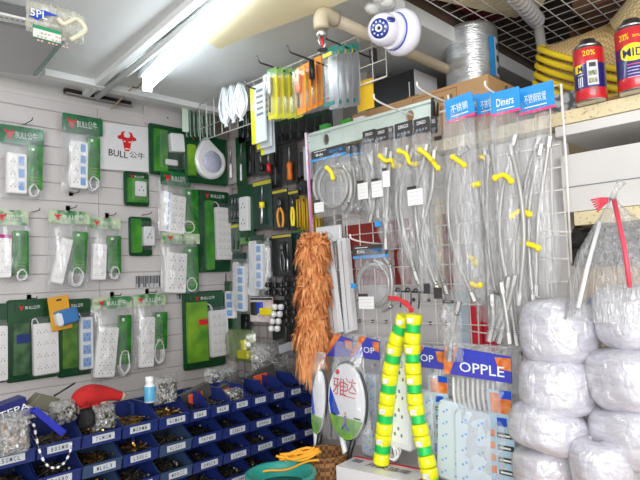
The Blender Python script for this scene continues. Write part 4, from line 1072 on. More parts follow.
# web with round holes: two strips plus side pieces around each hole
def quad(t0, t1, s0, s1, y0, y1, mm):
    P = [lev(t0, s0), lev(t1, s0), lev(t1, s1), lev(t0, s1)]; m.prism([(p.x, p.z) for p in P], y0, y1, mm)
quad(0, 1, 0, .14, -.012, .012, M_ALU); quad(0, 1, .86, 1, -.012, .012, M_ALU)
prev = 0
for h in holes:
    quad(prev, h-.035, .14, .86, -.004, .004, M_ALU); prev = h+.035
    n = 16; H = (lev(0, .86)-lev(0, .14)).length/2; cc = lev(h, .5); ex = (lev(h+.035, .5)-cc); ez = (lev(h, .86)-cc)
    ring, outer = [], []
    for k in range(n):
        q = 2*math.pi*k/n+math.pi/n; cx, cz = math.cos(q), math.sin(q); mx = max(abs(cx), abs(cz))
        ring.append(cc+ex*(cx*.82)+ez*(cz*.82)); outer.append(cc+ex*(cx/mx)+ez*(cz/mx))
    for k in range(n):
        j = (k+1) % n; m.prism([(outer[k].x, outer[k].z), (outer[j].x, outer[j].z), (ring[j].x, ring[j].z), (ring[k].x, ring[k].z)][::-1], -.004, .004, M_ALU)
quad(prev, 1, .14, .86, -.004, .004, M_ALU)
m.build('beam', r)
m = MB(); quad(.985, 1.0, -.02, 1.03, -.014, .014, M_BLACK); m.build('end_cap', r); m = MB(); quad(-.004, .008, -.02, 1.03, -.014, .014, M_WHITE); m.build('end_cap', r)
m = MB(); p = lev(.40, 1.0); m.M = Matrix.Identity(4)
quad(.13, .20, 1.0, 1.28, -.01, .01, mat('green_vial', (60, 160, 60), .2, coat=.6)); m.build('vial', r); m = MB(); quad(.31, .39, .96, 1.22, -.01, .01, mat('green_vial', (60, 160, 60))); m.build('vial', r)
m = MB(); quad(.42, .50, .98, 1.14, -.01, .01, M_WHITE); m.build('white_plug', r)
# second pale box under its left end
F = Frame('B', 306, 178, .10); q = F.box((304, 146, 311, 180)); m = MB(); m.rbox(q[0], q[1], q[2], q[3], -.003, .01, mat('clear_grey_case', (178, 184, 186), .3), .003)
tag(onF(m.build('clear_case'), F), 'small pale grey case under the left end of the spirit level', 'case')

# front bar with wire hooks
def bar(px0, py0, px1, py1, off, label, r=.003, mm=M_WIRE):
    a, b = hitB(px0, py0, off), hitB(px1, py1, off); m = MB(); m.tube([a, a*.5+b*.5, b], r, mm, 7); tag(m.build('rack_bar'), label, 'rack bar', 'rack bars')
def whook(px, py, off0, off1, label, mm=M_WIRE, r=.0026):
    """prong growing out of the rack to pixel (px,py) at off1"""
    e = hitB(px, py, off1); s = Vector((XB-off0, e.y, e.z-.012)); m = MB()
    m.tube(smooth_pts([s, s*.4+e*.6+Vector((0, 0, -.004)), e, e+Vector((-.008, 0, .014))], 4), r, mm, 6); tag(m.build('display_hook'), label, 'hook', 'display hooks')
bar(312, 154, 452, 108, .055, 'white bar across the rack behind the black headed hose bags')
whook(419, 88, .06, .24, 'white prong reaching over the cards left of the blue headers')
whook(450, 101, .06, .20, 'white prong carrying the leftmost blue header'); whook(487, 88, .06, .26, 'white prong above the third blue header')
whook(376, 100, .06, .26, 'white prong reaching up in front of the spirit level')
whook(508, 93, .06, .22, 'black prong between the two right blue headers', M_BLACK, .003)
M_BLKH = mat('black_hose_header', (52, 48, 50), .4, coat=.3); M_PINKL = mat('pink_line', (236, 70, 130), .4)
M_YTIE = mat('yellow_cap_plastic', (250, 222, 40), .4, coat=.2)
def hose_tube(m, F, pts, out, r=.0055, mm=None, n=8): m.tube(smooth_pts([F.p(x, y, out) for x, y in pts], 6), r, mm or M_BRAID, n)
def nut(m, F, px, py, out, px2, py2, r=.0072, mm=None):
    a = F.p(px, py, out); d = (F.p(px2, py2, out)-a).normalized(); m.tube([a-d*.012, a+d*.012], r, mm or mat('satin_nut_metal', (168, 166, 164), .45, .5), 6, smooth=False); m.tube([a+d*.012, a+d*.022], r*.75, M_STEEL, 8)
def hose_bag(label, b, hdr, hoses, off, seed, style='blue', tie=None, tagb=None, ends=None, taper=0.0, text='', hbend=0, group='bagged hoses on the rack', filmb=None):
    x0, y0, x1, y1 = b; F = Frame('B', (x0+x1)/2, y1, off); r = thingF('hose_bag', label, 'bagged hose', F, group)
    q = F.box(filmb or b); m = MB(); m.bag(q[0], q[1], q[2], q[3], .03, M_HFILM, seed, nx=12, nz=22, yb=.004, crease=.007); m.build('clear_bag', r)
    h = F.box(hdr); w = h[1]-h[0]; hh = h[3]-h[2]; m = MB(); m.M = rotM((h[0]+h[1])/2, h[3], hbend)
    if style == 'blue':
        m.rbox(h[0], h[1], h[2]+.006, h[3], -.016, -.013, M_CYAN, .003, .0005); m.rbox(h[0], h[1], h[2], h[2]+.006, -.016, -.013, M_PINKL, .001, .0005)
        m.text(text or '不锈钢', (h[0]+h[1])/2, h[2]+hh*.35, hh*.34, -.0164, M_WINK, w*.6)
        m.box(h[0]+w*.2, h[1]-w*.2, -.0164, -.016, h[2]+hh*.2, h[2]+hh*.24, M_WINK)
    elif style == 'coil':
        m.rbox(h[0], h[1], h[2]+hh*.22, h[3], -.016, -.013, M_BLKH, .002, .0005); m.rbox(h[0], h[1], h[2], h[2]+hh*.22, -.016, -.013, M_CYAN, .002, .0005)
        m.text('波纹管', h[1]-w*.27, h[2]+hh*.42, hh*.3, -.0164, M_CYAN, w*.4); m.text('Bda', h[0]+w*.25, h[2]+hh*.42, hh*.24, -.0164, M_WINK, w*.22)
        m.box(h[0]+w*.08, h[0]+w*.45, -.0164, -.016, h[2]+hh*.82, h[2]+hh*.87, M_WINK)
    else:
        m.rbox(h[0], h[1], h[2], h[3], -.016, -.013, M_BLKH, .002, .0005); m.text('DINGO', (h[0]+h[1])/2, h[2]+hh*.58, hh*.24, -.0164, M_WINK, w*.55)
        for k in range(4): m.box(h[0]+w*(.15+.19*k), h[0]+w*(.27+.19*k), -.0164, -.016, h[2]+hh*.16, h[2]+hh*.32, M_GREYINK)
    m.build('header_card', r)
    for k, pts in enumerate(hoses):
        o = .012+.003*k; m = MB(); hose_tube(m, F, pts, o)
        nut(m, F, pts[0][0], pts[0][1], o, pts[1][0], pts[1][1]); nut(m, F, pts[-1][0], pts[-1][1], o, pts[-2][0], pts[-2][1])
        m.build('hose', r)
    for k, t in enumerate(tie or []):
        m = MB(); P = [F.p(x, y, .028) for x, y in t]; m.tube(smooth_pts(P, 4), .0062, M_YTIE, 7); 
        for p in (P[0], P[-1]): m.ball(p, .0078, M_YTIE, 8)
        m.build('yellow_cap_strip', r)
    for t in (tagb or []):
        g = F.box(t[0]); m = MB(); m.box(g[0], g[1], -.033, -.031, g[2], g[3], mat('white_price_label', (232, 232, 230), .5) if t[1] == 'w' else (M_BLKH if t[1] == 'k' else M_CYAN))
        if t[1] == 'w':
            for j in range(4): m.box(g[0]+.004, g[1]-.004-.003*(j % 2), -.0335, -.033, g[3]-.008-.010*j, g[3]-.0072-.010*j, mat('faint_print', (180, 182, 186), .5))
            m.box(g[0], g[0]+(g[1]-g[0])*.6, -.034, -.031, g[3], g[3]+.008, M_BLKH)
        m.build('label', r)
    return r
def ring(cx, cy, rx, ry, a0=0, a1=360, n=20): return [(cx+rx*math.cos(math.radians(a0+(a1-a0)*k/n)), cy+ry*math.sin(math.radians(a0+(a1-a0)*k/n))) for k in range(n+1)]
# coiled hose bags
hose_bag('bag with a coiled steel hose and blue edged black header, left end of rack', (314, 150, 350, 216), (315, 148, 349, 159),
         [ring(331, 186, 17, 22, -60, 250), ring(333, 187, 14, 20, -80, 270), ring(341, 188, 10, 21, -100, 60, 12)], .20, 41, 'coil', [[(327, 168), (331, 172), (333, 178)]], [((322, 203, 331, 213), 'w')])
for k, (dx, lab) in enumerate(((0, 'second bag of coiled steel hose behind the left end bag'), (7, 'third bag of coiled steel hose, next to the black headers'), (13, 'fourth bag of coiled steel hose, partly under the first black header'))):
    hose_bag(lab, (343+dx, 146-dx*.3, 358+dx, 214), (346+dx, 146-dx*.2, 352+dx+3, 158-dx*.2), [ring(347+dx, 186, 8, 25, -90, 90, 12)], .16-.02*k, 45+k, 'coil')
hose_bag('bag with a coiled steel hose hanging alone on the red board', (355, 244, 394, 309), (356, 245, 391, 258), [ring(375, 284, 17, 22, -80, 240), ring(374, 285, 15, 20, -60, 280), ring(386, 285, 6, 24, -80, 90, 12)],
         .15, 51, 'coil', None, [((366, 296, 381, 308), 'w'), ((358, 283, 363, 288), 'c')])
whook(352, 239, .05, .20, 'white prong above the lone coiled hose bag')
# straight hoses under black headers
hose_bag('slim steel hose bag, first black header from the left with a white label', (364, 130, 380, 222), (366, 131, 379, 144), [[(372, 156), (374, 180), (374, 205), (371, 218)], [(369, 158), (377, 185), (378, 214)]], .17, 60, 'black', None, [((365, 184, 375, 200), 'w')])
hose_bag('steel hose bag with yellow caps, second black header and a white label', (378, 128, 394, 250), (379, 129, 391, 142), [[(386, 152), (383, 180), (384, 210), (386, 245)], [(391, 156), (388, 190), (386, 228)]], .18, 61, 'black',
         [[(380, 156), (386, 161), (392, 160), (394, 166)]], [((379, 182, 390, 198), 'w'), ((382, 222, 388, 227), 'c')])
hose_bag('long curved steel hose bag with yellow caps, third black header', (396, 122, 417, 285), (398, 123, 416, 138), [[(407, 150), (405, 170), (396, 200), (403, 240), (418, 280)], [(412, 153), (402, 185), (402, 220), (412, 262), (416, 276)]], .20, 62, 'black',
         [[(399, 151), (406, 154), (410, 163), (416, 164)]], [((390, 172, 397, 188), 'w')])
hose_bag('long curved steel hose bag with a big white label, fourth black header', (416, 118, 434, 300), (417, 119, 433, 134), [[(426, 149), (423, 165), (415, 195), (418, 235), (426, 265), (448, 307)], [(434, 155), (432, 190), (422, 240), (438, 290)]], .22, 63, 'black',
         [[(420, 150), (427, 155), (433, 162)], [(433, 162), (436, 166), (438, 168)]], [((415, 190, 430, 206), 'w'), ((431, 283, 437, 293), 'k'), ((441, 287, 449, 298), 'k')])
hose_bag('narrow steel hose bag between the third and second black headers', (389, 126, 401, 215), (391, 127, 397, 140), [[(394, 155), (392, 180), (394, 210)]], .14, 64, 'black', [[(392, 160), (396, 164), (400, 166)]])
hose_bag('narrow steel hose bag behind the fourth black header', (431, 116, 445, 300), (434, 117, 440, 134), [[(435, 152), (429, 190), (430, 240), (446, 290)]], .14, 65, 'black', None, [((441, 138, 448, 142), 'k')])
# small loose hose ends with labels
# blue header bags
hose_bag('long hose bag, leftmost blue header with a yellow cap', (447, 97, 478, 306), (448, 97, 476, 121), [[(464, 150), (456, 158), (449, 185), (449, 225), (458, 262), (473, 297)]], .22, 70, 'blue', [[(453, 157), (459, 161), (464, 165)]], None, hbend=-4)
hose_bag('long hose bag, second blue header from the left', (470, 96, 488, 322), (470, 96, 484, 118), [[(485, 155), (487, 200), (486, 250), (489, 300)]], .17, 71, 'blue', [[(481, 157), (487, 159), (491, 160)], [(471, 258), (475, 260), (475, 264)]])
hose_bag('long hose bag, third blue header under a white prong', (482, 93, 500, 330), (480, 94, 499, 117), [[(488, 160), (487, 210), (490, 260), (497, 300)], [(492, 150), (498, 200), (502, 260), (500, 310)]], .19, 72, 'blue', [[(474, 185), (478, 184)], [(472, 284), (477, 286), (480, 285)]])
hose_bag('wide long hose bag, blue header with white lettering in the middle', (495, 90, 524, 345), (494, 91, 523, 115), [[(514, 140), (508, 165), (501, 200), (500, 240), (508, 290), (516, 340)], [(511, 150), (520, 190), (524, 240), (519, 300)]], .24, 73, 'blue', [[(495, 178), (504, 175), (511, 181)]], None, text='Diners')
hose_bag('longest hose bag with three hoses, rightmost wide blue header', (520, 86, 556, 330), (520, 86, 557, 113), [[(537, 143), (530, 165), (521, 205), (514, 250), (515, 320)], [(549, 142), (545, 170), (538, 220), (536, 290)], [(540, 150), (530, 200), (529, 250), (533, 300)]], .22, 74, 'blue',
         [[(512, 216), (520, 211), (529, 214)], [(524, 243), (532, 245), (538, 248)]], None, text='不锈钢软管')
# hose ends gathered low centre
hose_bag('bundle of steel hose ends in a clear bag beside the pink red strips', (488, 290, 512, 342), (497, 291, 503, 294), [[(508, 282), (504, 310), (494, 335)], [(514, 280), (506, 315), (500, 338)], [(502, 288), (507, 320), (509, 338)], [(492, 300), (493, 320), (490, 336)]], .25, 75, 'black')
hose_bag('clear bag with one steel hose hanging in front of the second blue pack', (444, 300, 461, 362), (446, 300, 457, 303), [[(458, 306), (453, 330), (450, 356)]], .28, 76, 'black')
# pink red strips and pale blue strip
for k, (b, mm, lab) in enumerate((((472, 302, 484, 346), M_PR if False else mat('pink_red_plastic', (222, 40, 68), .35, coat=.4), 'pink red plastic strip, left of two behind the hose ends'), ((486, 304, 497, 350), mat('pink_red_plastic', (222, 40, 68)), 'pink red plastic strip, right of two behind the hose ends'), ((461, 292, 472, 345), mat('pale_blue_board', (188, 206, 220), .4), 'pale blue strip left of the pink red strips'))):
    F = Frame('B', (b[0]+b[2])/2, b[3], .02); q = F.box(b); m = MB(); m.rbox(q[0], q[1], q[2], q[3], -.014, .0, mm, .002, .002); m.box(q[0]+.006, q[0]+.010, -.0155, -.013, q[2], q[3], mm)
    tag(onF(m.build('plastic_strip'), F), lab, 'plastic strip')
bar(463, 330, 505, 336, .055, 'white wire across the pink red strips', .002); bar(478, 300, 479, 348, .055, 'upright white wire over the pink red strips', .002)
# white trunking lengths right of duster
for k, (P, lab) in enumerate(((((323, 232), (330, 232), (343, 332), (333, 336)), 'long white cable duct leaning right of the feather duster'), (((340, 238), (349, 238), (357, 330), (348, 334)), 'second long white cable duct against the wire rack'))):
    F = Frame('B', P[2][0], P[2][1], .10-.03*k); pl = [F.p(*c) for c in P]; m = MB(); m.prism([(p.x, p.z) for p in (pl[3], pl[2], pl[1], pl[0])], -.016, .004, M_WHITE, .002)
    m.tube([pl[0]*.5+pl[1]*.5+Vector((0, -.017, -.01)), pl[2]*.5+pl[3]*.5+Vector((0, -.017, .01))], .0012, M_GREYINK, 4); tag(onF(m.build('cable_duct'), F), lab, 'cable duct', 'white cable ducts')
F = Frame('B', 330, 232, .06); q = F.box((318, 226, 342, 242)); m = MB(); m.rbox(q[0], q[1], q[2], q[3], -.01, 0, M_WHITE, .003); tag(onF(m.build('white_bracket'), F), 'white plate behind the top of the white cable ducts', 'plate')
# three dark hooks and red strings
for k, (px, py) in enumerate(((399, 291), (409, 291), (417, 292))):
    F = Frame('B', px, py, .16); m = MB(); m.tube(smooth_pts([(-.012, 0, .0), (-.006, 0, .008), (.003, 0, .003), (.006, 0, -.02), (.002, 0, -.045)], 4), .0024, M_DSTEEL, 6); m.tube([(-.012, 0, 0), (-.012, .12, -.01)], .0024, M_DSTEEL, 6)
    tag(onF(m.build('display_hook'), F), 'bent dark hook above the yellow green drain tubes, %s of three' % ORD[k], 'hook', 'display hooks')
F = Frame('B', 398, 302, .19); m = MB(); rn = random.Random(4)
for k in range(9): m.tube(smooth_pts([F.p(388+rn.uniform(-1, 3), 298+rn.uniform(-2, 2)), F.p(397, 299+rn.uniform(-3, 2)), F.p(406+rn.uniform(-2, 2), 303+rn.uniform(-2, 2)), F.p(411+rn.uniform(-2, 3), 311+rn.uniform(-2, 3))], 4), .0022, mat('red_string', (214, 60, 66), .7), 5)
tag(onF(m.build('red_string'), F), 'tangle of red plastic string above the yellow green drain tubes', 'string')

# ---- yellow and green drain tube strings
M_YT = mat('bright_yellow_tube', (238, 236, 20), .35, coat=.4); M_GT = mat('bright_green_bellows', (40, 214, 96), .35, coat=.4)
def tubes(label, pts, off, n, rr):
    F = Frame('B', pts[0][0], pts[0][1], off); r = thingF('drain_tube_string', label, 'drain tubes', F, 'hanging strings of yellow green drain tubes')
    C = smooth_pts([F.p(*c) for c in pts], 8); S = [0]
    for i in range(1, len(C)): S.append(S[-1]+(C[i]-C[i-1]).length)
    def at(s):
        for i in range(1, len(C)):
            if S[i] >= s: t = (s-S[i-1])/max(S[i]-S[i-1], 1e-9); return C[i-1]*(1-t)+C[i]*t
        return C[-1]
    tot = S[-1]; L = tot/n
    for k in range(n):
        a, b = at(k*L), at(k*L+L*.985); d = b-a
        m = MB(); R_ = []; P = []
        prof = [(0, .7), (.01, .98), (.05, 1.04), (.31, 1.0), (.34, .9)]
        m.tube([a+d*t for t, _ in prof], 1, M_YT, 14, radii=[rr*x for _, x in prof])
        g = [(.34, .84)]
        for j in range(4): g += [(.355+.075*j, 1.0), (.39+.075*j, .62)]
        m.tube([a+d*t for t, _ in g], 1, M_GT, 14, radii=[rr*x for _, x in g], cap=False)
        prof = [(.63, .9), (.65, 1.0), (.94, 1.05), (.99, .98), (1, .7)]
        m.tube([a+d*t for t, _ in prof], 1, M_YT, 14, radii=[rr*x for _, x in prof])
        m.box(a.x+d.x*.2-.008+.004, a.x+d.x*.2+.012, a.y-rr*1.08, a.y-rr*.9, a.z+d.z*.2-.006, a.z+d.z*.2+.006, M_PLUG)
        m.build('drain_tube', r)
tubes('left hanging string of yellow and green drain tubes', [(405, 316), (398, 335), (392, 360), (388, 392), (384, 430), (381, 464)], .25, 5, .0212)
tubes('right hanging string of yellow and green drain tubes, the longer one', [(414, 314), (412, 335), (413, 365), (414, 395), (420, 430), (428, 465), (434, 500)], .27, 6, .0205)

# ---- blue header power strip packs
M_OPB = mat('violet_blue_header', (34, 66, 190), .35, coat=.4, rgb2=(70, 70, 182), vscale=5)
M_OPO = mat('orange_photo_print', (240, 150, 84), .4, rgb2=(206, 96, 40), vscale=60, coat=.3)
M_INFO = mat('pale_blue_info_card', (176, 206, 226), .4, coat=.3); M_DBL = mat('deep_blue_print', (26, 78, 200), .4, coat=.3)
def opple(label, b, hdr, strip, card_, off, seed, text='OPPLE', lean=0, strip2=None, tb=None, rows=6):
    F = Frame('B', (b[0]+b[2])/2, b[3], off); r = thingF('power_strip_pack', label, 'power strip', F, 'blue headed power strip packs'); q = F.box(b)
    m = MB(); m.bag(q[0], q[1], 0, q[3], .045, film('crisp_pack_film', milk=.2, gloss=.10, crinkle=.8, scale=30), seed, nx=12, nz=18, yb=.006, crease=.006); m.build('clear_bag', r)
    pl = [F.p(*c) for c in hdr]; m = MB(); m.prism([(p.x, p.z) for p in pl], -.052, -.048, M_OPB, .0005)
    a, b_ = pl[3], pl[0]; w = pl[1].x-pl[0].x
    m.prism([(b_.x, b_.z), (b_.x+w*.10, b_.z), (a.x+w*.22, a.z-.002), (a.x, a.z)], -.0528, -.052, M_OPO)
    m.prism([(pl[2].x-w*.22, pl[2].z-.003), (pl[2].x-w*.18, pl[2].z-.028), (pl[2].x, pl[2].z-.032), (pl[2].x, pl[2].z-.003)], -.0528, -.052, M_OPO)
    m.build('header_card', r)
    if text:
        t0, t1, tz0, tz1 = F.box(tb); m = MB(); m.M = rotM((t0+t1)/2, (tz0+tz1)/2, 2); m.text(text, (t0+t1)/2, tz0, tz1-tz0, -.0535, M_WINK, t1-t0); m.build('lettering', r)
    def st(bx, ln, y, rw):
        x0, x1, z0, z1 = F.box(bx); m = MB(); cx, cz = (x0+x1)/2, (z0+z1)/2; m.M = rotM(cx, cz, ln)
        w = (x1-x0)-abs(math.tan(math.radians(ln)))*(z1-z0); w = max(w, .03)
        m.rbox(cx-w/2, cx+w/2, z0, z1, y-.024, y, mat('bluish_white_plastic', (206, 218, 228), .35, coat=.3), .014, .006, 6)
        for k in range(rw):
            z = z1-(z1-z0)*(k+.9)/(rw+.6)
            for sx in (-.24, .22):
                for dx, dz in ((-.005, -.003), (.004, .003)): m.box(cx+w*sx+dx, cx+w*sx+dx+.005, y-.0246, y-.02, z+dz, z+dz+.005, M_BLUEPAD)
        m.build('power_strip', r)
    if strip: st(strip, lean, -.014, rows)
    if strip2: st(strip2, lean+3, -.004, rows)
    if strip and strip2:
        x0, x1, z0, z1 = F.box((strip[0]-4, strip[1]-30, strip[2]+2, strip[1]+4)); m = MB()
        for k in range(9): m.tube(smooth_pts([(x0+(x1-x0)*k/9, -.01, z0), (x0+(x1-x0)*(k+.4)/9, -.028, (z0+z1)/2), (x0+(x1-x0)*(k+.2)/9, -.02, z1)], 4), .0032, M_CABLE, 6)
        m.build('cable', r)
    if card_:
        x0, x1, z0, z1 = F.box(card_); m = MB(); w = x1-x0; h = z1-z0; y = -.030
        m.rbox(x0, x1, z0, z1, y-.003, y, M_INFO, .003, .0005); m.box(x0+w*.1, x1, y-.0034, y-.003, z0+h*.78, z1-h*.03, M_OPO); m.box(x0+w*.5, x1, y-.0037, y-.003, z0+h*.92, z1, M_DBL)
        m.box(x0+w*.35, x0+w*.75, y-.0037, y-.003, z0+h*.66, z0+h*.74, M_DBL); m.box(x0, x1, y-.0036, y-.003, z0, z0+h*.12, M_DBL)
        for k in range(4):
            z = z0+h*(.56-.115*k); m.box(x0, x0+w*.22, y-.0036, y-.003, z-h*.01, z+h*.055, M_OPO); m.box(x0+w*.32, x1-w*.02, y-.0038, y-.003, z-h*.01, z+h*.04, M_DARK)
            m.box(x0+w*.38, x1-w*.15, y-.0041, y-.0038, z+h*.005, z+h*.022, M_WINK)
        m.build('info_card', r)
    return r
opple('large power strip pack with a blue OPPLE header nearest the twine balls', (455, 345, 525, 500), [(455, 370), (522, 380), (521, 354), (456, 343)], (462, 408, 500, 500), (497, 388, 521, 492), .20, 81, lean=2, tb=(471, 361, 515, 371), rows=6, strip2=(440, 400, 475, 480))
opple('power strip pack with a blue header right of the yellow green tubes', (418, 346, 456, 480), [(421, 363), (457, 367), (455, 348), (428, 343)], (424, 388, 442, 470), (437, 374, 456, 450), .17, 82, text='OP', tb=(432, 352, 445, 359), lean=1, rows=6)
opple('power strip pack with a blue header left of the yellow green tubes', (362, 337, 396, 460), [(361, 354), (390, 358), (390, 339), (372, 334)], (368, 372, 386, 455), None, .13, 83, text='OP', tb=(375, 345, 386, 351), lean=4, rows=6)
opple('power strip pack with a dark blue header behind the white racket', (334, 334, 366, 420), [(334, 354), (365, 355), (363, 338), (346, 332)], (340, 360, 356, 410), None, .11, 84, text='', lean=0, rows=4)
# white framed strip between tubes
F = Frame('B', 404, 443, .21); r = thingF('power_strip', 'large white power strip hanging between the two drain tube strings', 'power strip', F)
x0, x1, z0, z1 = F.box((391, 350, 419, 447)); m = MB(); cx = (x0+x1)/2; w = (x1-x0)*.92; m.M = rotM(cx, (z0+z1)/2, 5); m.rbox(cx-w/2, cx+w/2, z0, z1, -.024, 0, M_WHITE, .012, .004, 6)
m.rbox(cx-w*.38, cx+w*.38, z0+.016, z1-.010, -.0250, -.02, mat('strip_face_white', (236, 238, 240), .3), .008, .0005)
m.build('body', r); m = MB(); m.M = rotM(cx, (z0+z1)/2, 5); sockets(m, cx-w*.36, cx+w*.36, z0+.02, z1-.04, -.0252, 4, 1); m.box(cx-.008, cx+.008, -.0256, -.025, z1-.042, z1-.024, M_HOLE); m.box(cx-.0065, cx+.0065, -.026, -.025, z1-.0405, z1-.0255, M_WHITE); m.build('sockets', r)
cable_part(r, F, (389, 440, 404, 460), -.004, 15, 4, .004)

# ---- mosquito rackets
def racket(label, c, rx, ry, off, front=True, seed=0, lean=0):
    F = Frame('B', c[0], c[1]+ry, off); r = thingF('mosquito_racket', label, 'racket', F, 'mosquito rackets'); C = F.p(*c); RX = F.p(c[0]+rx, c[1]).x-C.x; RZ = F.p(c[0], c[1]-ry).z-C.z
    M = rotM(C.x, C.z, lean)
    el = lambda k, s=1.0: (C.x+RX*s*math.cos(math.radians(k)), C.z+RZ*s*math.sin(math.radians(k))*(1 if math.sin(math.radians(k)) > 0 else 1.0))
    m = MB(); m.M = M; m.tube([(el(k)[0], 0, el(k)[1]) for k in range(0, 360, 10)], .0038, M_DARK, 8, closed=True); m.build('rim', r)
    m = MB(); m.M = M; m.prism([el(k, .97) for k in range(0, 360, 12)], -.010, -.004, mat('racket_card_white', (232, 232, 236), .35, coat=.3), .001)
    gr = [el(k, .965) for k in range(205, 336, 10)]; m.prism(gr, -.0106, -.010, mat('grass_green_print', (130, 180, 60), .4, rgb2=(90, 150, 60), vscale=40))
    m.prism([el(160, .92), el(185, .92), el(215, .92), (C.x-RX*.3, C.z-RZ*.35)], -.0104, -.010, M_BLUE); m.build('printed_card', r)
    if front:
        m = MB(); m.M = M; m.text('雅', C.x-RX*.33, C.z+RZ*.12, RZ*.46, -.0112, M_RED, RX*.72); m.text('达', C.x+RX*.28, C.z+RZ*.24, RZ*.38, -.0112, M_RED, RX*.58)
        m.box(C.x-RX*.1, C.x+RX*.5, -.0112, -.0105, C.z+RZ*.13, C.z+RZ*.15, M_RED); m.box(C.x+RX*.45, C.x+RX*.8, -.0112, -.0105, C.z-RZ*.38, C.z-RZ*.34, M_INK); m.box(C.x-RX*.7, C.x-RX*.5, -.0112, -.0105, C.z-RZ*.42, C.z-RZ*.36, M_INK)
        m.lathe([(.008, .0112), (.007, .0116)], (C.x-RX*.45, 0, C.z+RZ*.72), M_RED, 12, axis='y')
        m.tube([(C.x, -.0108, C.z-RZ*.36), (C.x, -.0108, C.z-RZ*.62)], .004, mat('violet_print', (120, 70, 150), .5), 6); m.ball((C.x, -.011, C.z-RZ*.30), .005, M_SKIN, 8, (1, .3, 1))
        for s in (-1, 1): m.tube([(C.x+s*.003, -.0108, C.z-RZ*.60), (C.x+s*.012, -.0108, C.z-RZ*.72)], .0025, M_BLUE, 5)
        m.build('red_lettering', r)
    m = MB(); m.M = M; z = C.z-RZ
    m.tube([(C.x-RX*.35, 0, z+RZ*.12), (C.x-RX*.12, 0, z-.04), (C.x-RX*.10, 0, z-.16)], .008, M_WHITE, 8); m.tube([(C.x+RX*.35, 0, z+RZ*.12), (C.x+RX*.08, 0, z-.04), (C.x+.002, 0, z-.16)], .008, M_BLACK, 8); m.build('handle', r)
    q = (C.x-RX*1.12, C.x+RX*1.12); m = MB(); m.bag(q[0], q[1], C.z-RZ*1.1, C.z+RZ*1.5, .03, M_FILM, 90+seed, yb=.01, taper=.35); m.build('clear_bag', r)
racket('white oval mosquito racket with red lettering in a clear bag', (348, 401), 19, 39, .25, lean=4)
racket('mosquito racket seen edge on, left of the red lettered one', (320, 402), 6.5, 33, .24, False, 1, 8)

# ================================================================== SHELF GOODS, ALCOVE, FOREGROUND
M_CARD = mat('brown_cardboard', (196, 156, 112), .75, var=.10, vscale=6)
def wbox(name, label, cat, x0, x1, y0, y1, z0, z1, mm, group=None, rz=0, bev=.002):
    cx, cy = (x0+x1)/2, (y0+y1)/2; m = MB(); a, b, h = (x1-x0)/2, (y1-y0)/2, z1-z0
    m.box(-a, a, -b, b, 0, h, mm); o = m.build(name); o.location = (cx, cy, z0); o.rotation_euler = (0, 0, rz); tag(o, label, cat, group); return o
o = thing('carton', 'long brown cardboard carton on the top shelf under the foil roll', 'carton', (1.72, .985, 1.879))
m = MB(); m.box(-.26, .26, -.255, .255, 0, .177, M_CARD); m.box(-.262, -.26, -.002, .002, .0, .205, M_DARK) if False else None; m.build('box', o)
m = MB(); m.box(-.265, .26, -.02, .02, .1775, .1785, mat('brown_tape', (176, 130, 80), .3)); m.build('tape', o)
m = MB()
M_CP = mat('brown_carton_print', (150, 108, 74), .7)
for i in range(5):
    for j in range(2): m.box(-.2615, -.2602, -.14+.03*i, -.125+.03*i, .106+.028*j, .122+.028*j, M_CP)
m.box(-.2612, -.2602, -.155, -.153, .096, .168, M_CP); m.box(-.2612, -.2602, -.0, .002, .096, .168, M_CP); m.box(-.2612, -.2602, -.155, .002, .166, .168, M_CP); m.box(-.2612, -.2602, -.155, .002, .096, .098, M_CP)
m.build('printed_mark', o)
r = thing('black_carton', 'long black glossy box with a white end on the carton', 'box', (1.70, 1.14, 2.058))
m = MB(); m.box(-.14, .0, -.095, .12, 0, .13, mat('black_gloss_box', (34, 34, 38), .25, coat=.5)); m.box(-.1412, -.14, -.076, -.073, .02, .09, M_WINK); m.build('box', r)
m = MB(); m.box(-.139, .0, -.0965, -.095, .001, .129, M_WHITE); m.build('white_end', r)
F = Frame('B', 365, 108, .14); q = F.box((357, 80, 373, 110)); m = MB(); m.box(q[0], q[1], 0, .004, q[2], q[3], mat('yellow_notice', (240, 196, 50), .45))
tag(onF(m.build('yellow_panel'), F), 'plain yellow panel between the blade cards and the black box', 'panel')
# foil roll
r = thing('foil_roll', 'big silver foil duct roll with a blue label standing on the carton', 'foil roll', (1.67, .888, 2.057))
M_FOIL = mat('silver_foil', (226, 228, 230), .32, .75, var=.25, vscale=14, bump=.6, bscale=90, stretch=(.5, .5, 3))
prof = [(.0825, 0)]
for k in range(26): prof += [(.086, 0.006+.0088*k), (.0825, 0.011+.0088*k)]
prof += [(.084, .238), (.07, .241), (.04, .236), (.001, .236)]
m = MB(); m.lathe(prof, (0, 0, 0), M_FOIL, 40); m.build('foil', r)
m = MB(); 
for k in range(6):
    a0, a1 = math.radians(248+k*5), math.radians(253+k*5); R_ = .0875; mm = M_CYAN if k < 3 else M_LBL
    m.add([(R_*math.cos(a0), R_*math.sin(a0), .06), (R_*math.cos(a1), R_*math.sin(a1), .06), (R_*math.cos(a1), R_*math.sin(a1), .19), (R_*math.cos(a0), R_*math.sin(a0), .19)], [(0, 1, 2, 3)], mm)
    if k > 3:
        for j in range(3): m.add([(R_*1.003*math.cos(a0), R_*1.003*math.sin(a0), .07+.04*j), (R_*1.003*math.cos(a1), R_*1.003*math.sin(a1), .07+.04*j), (R_*1.003*math.cos(a1), R_*1.003*math.sin(a1), .09+.04*j), (R_*1.003*math.cos(a0), R_*1.003*math.sin(a0), .09+.04*j)], [(0, 1, 2, 3)], M_DARK)
m.build('label', r)
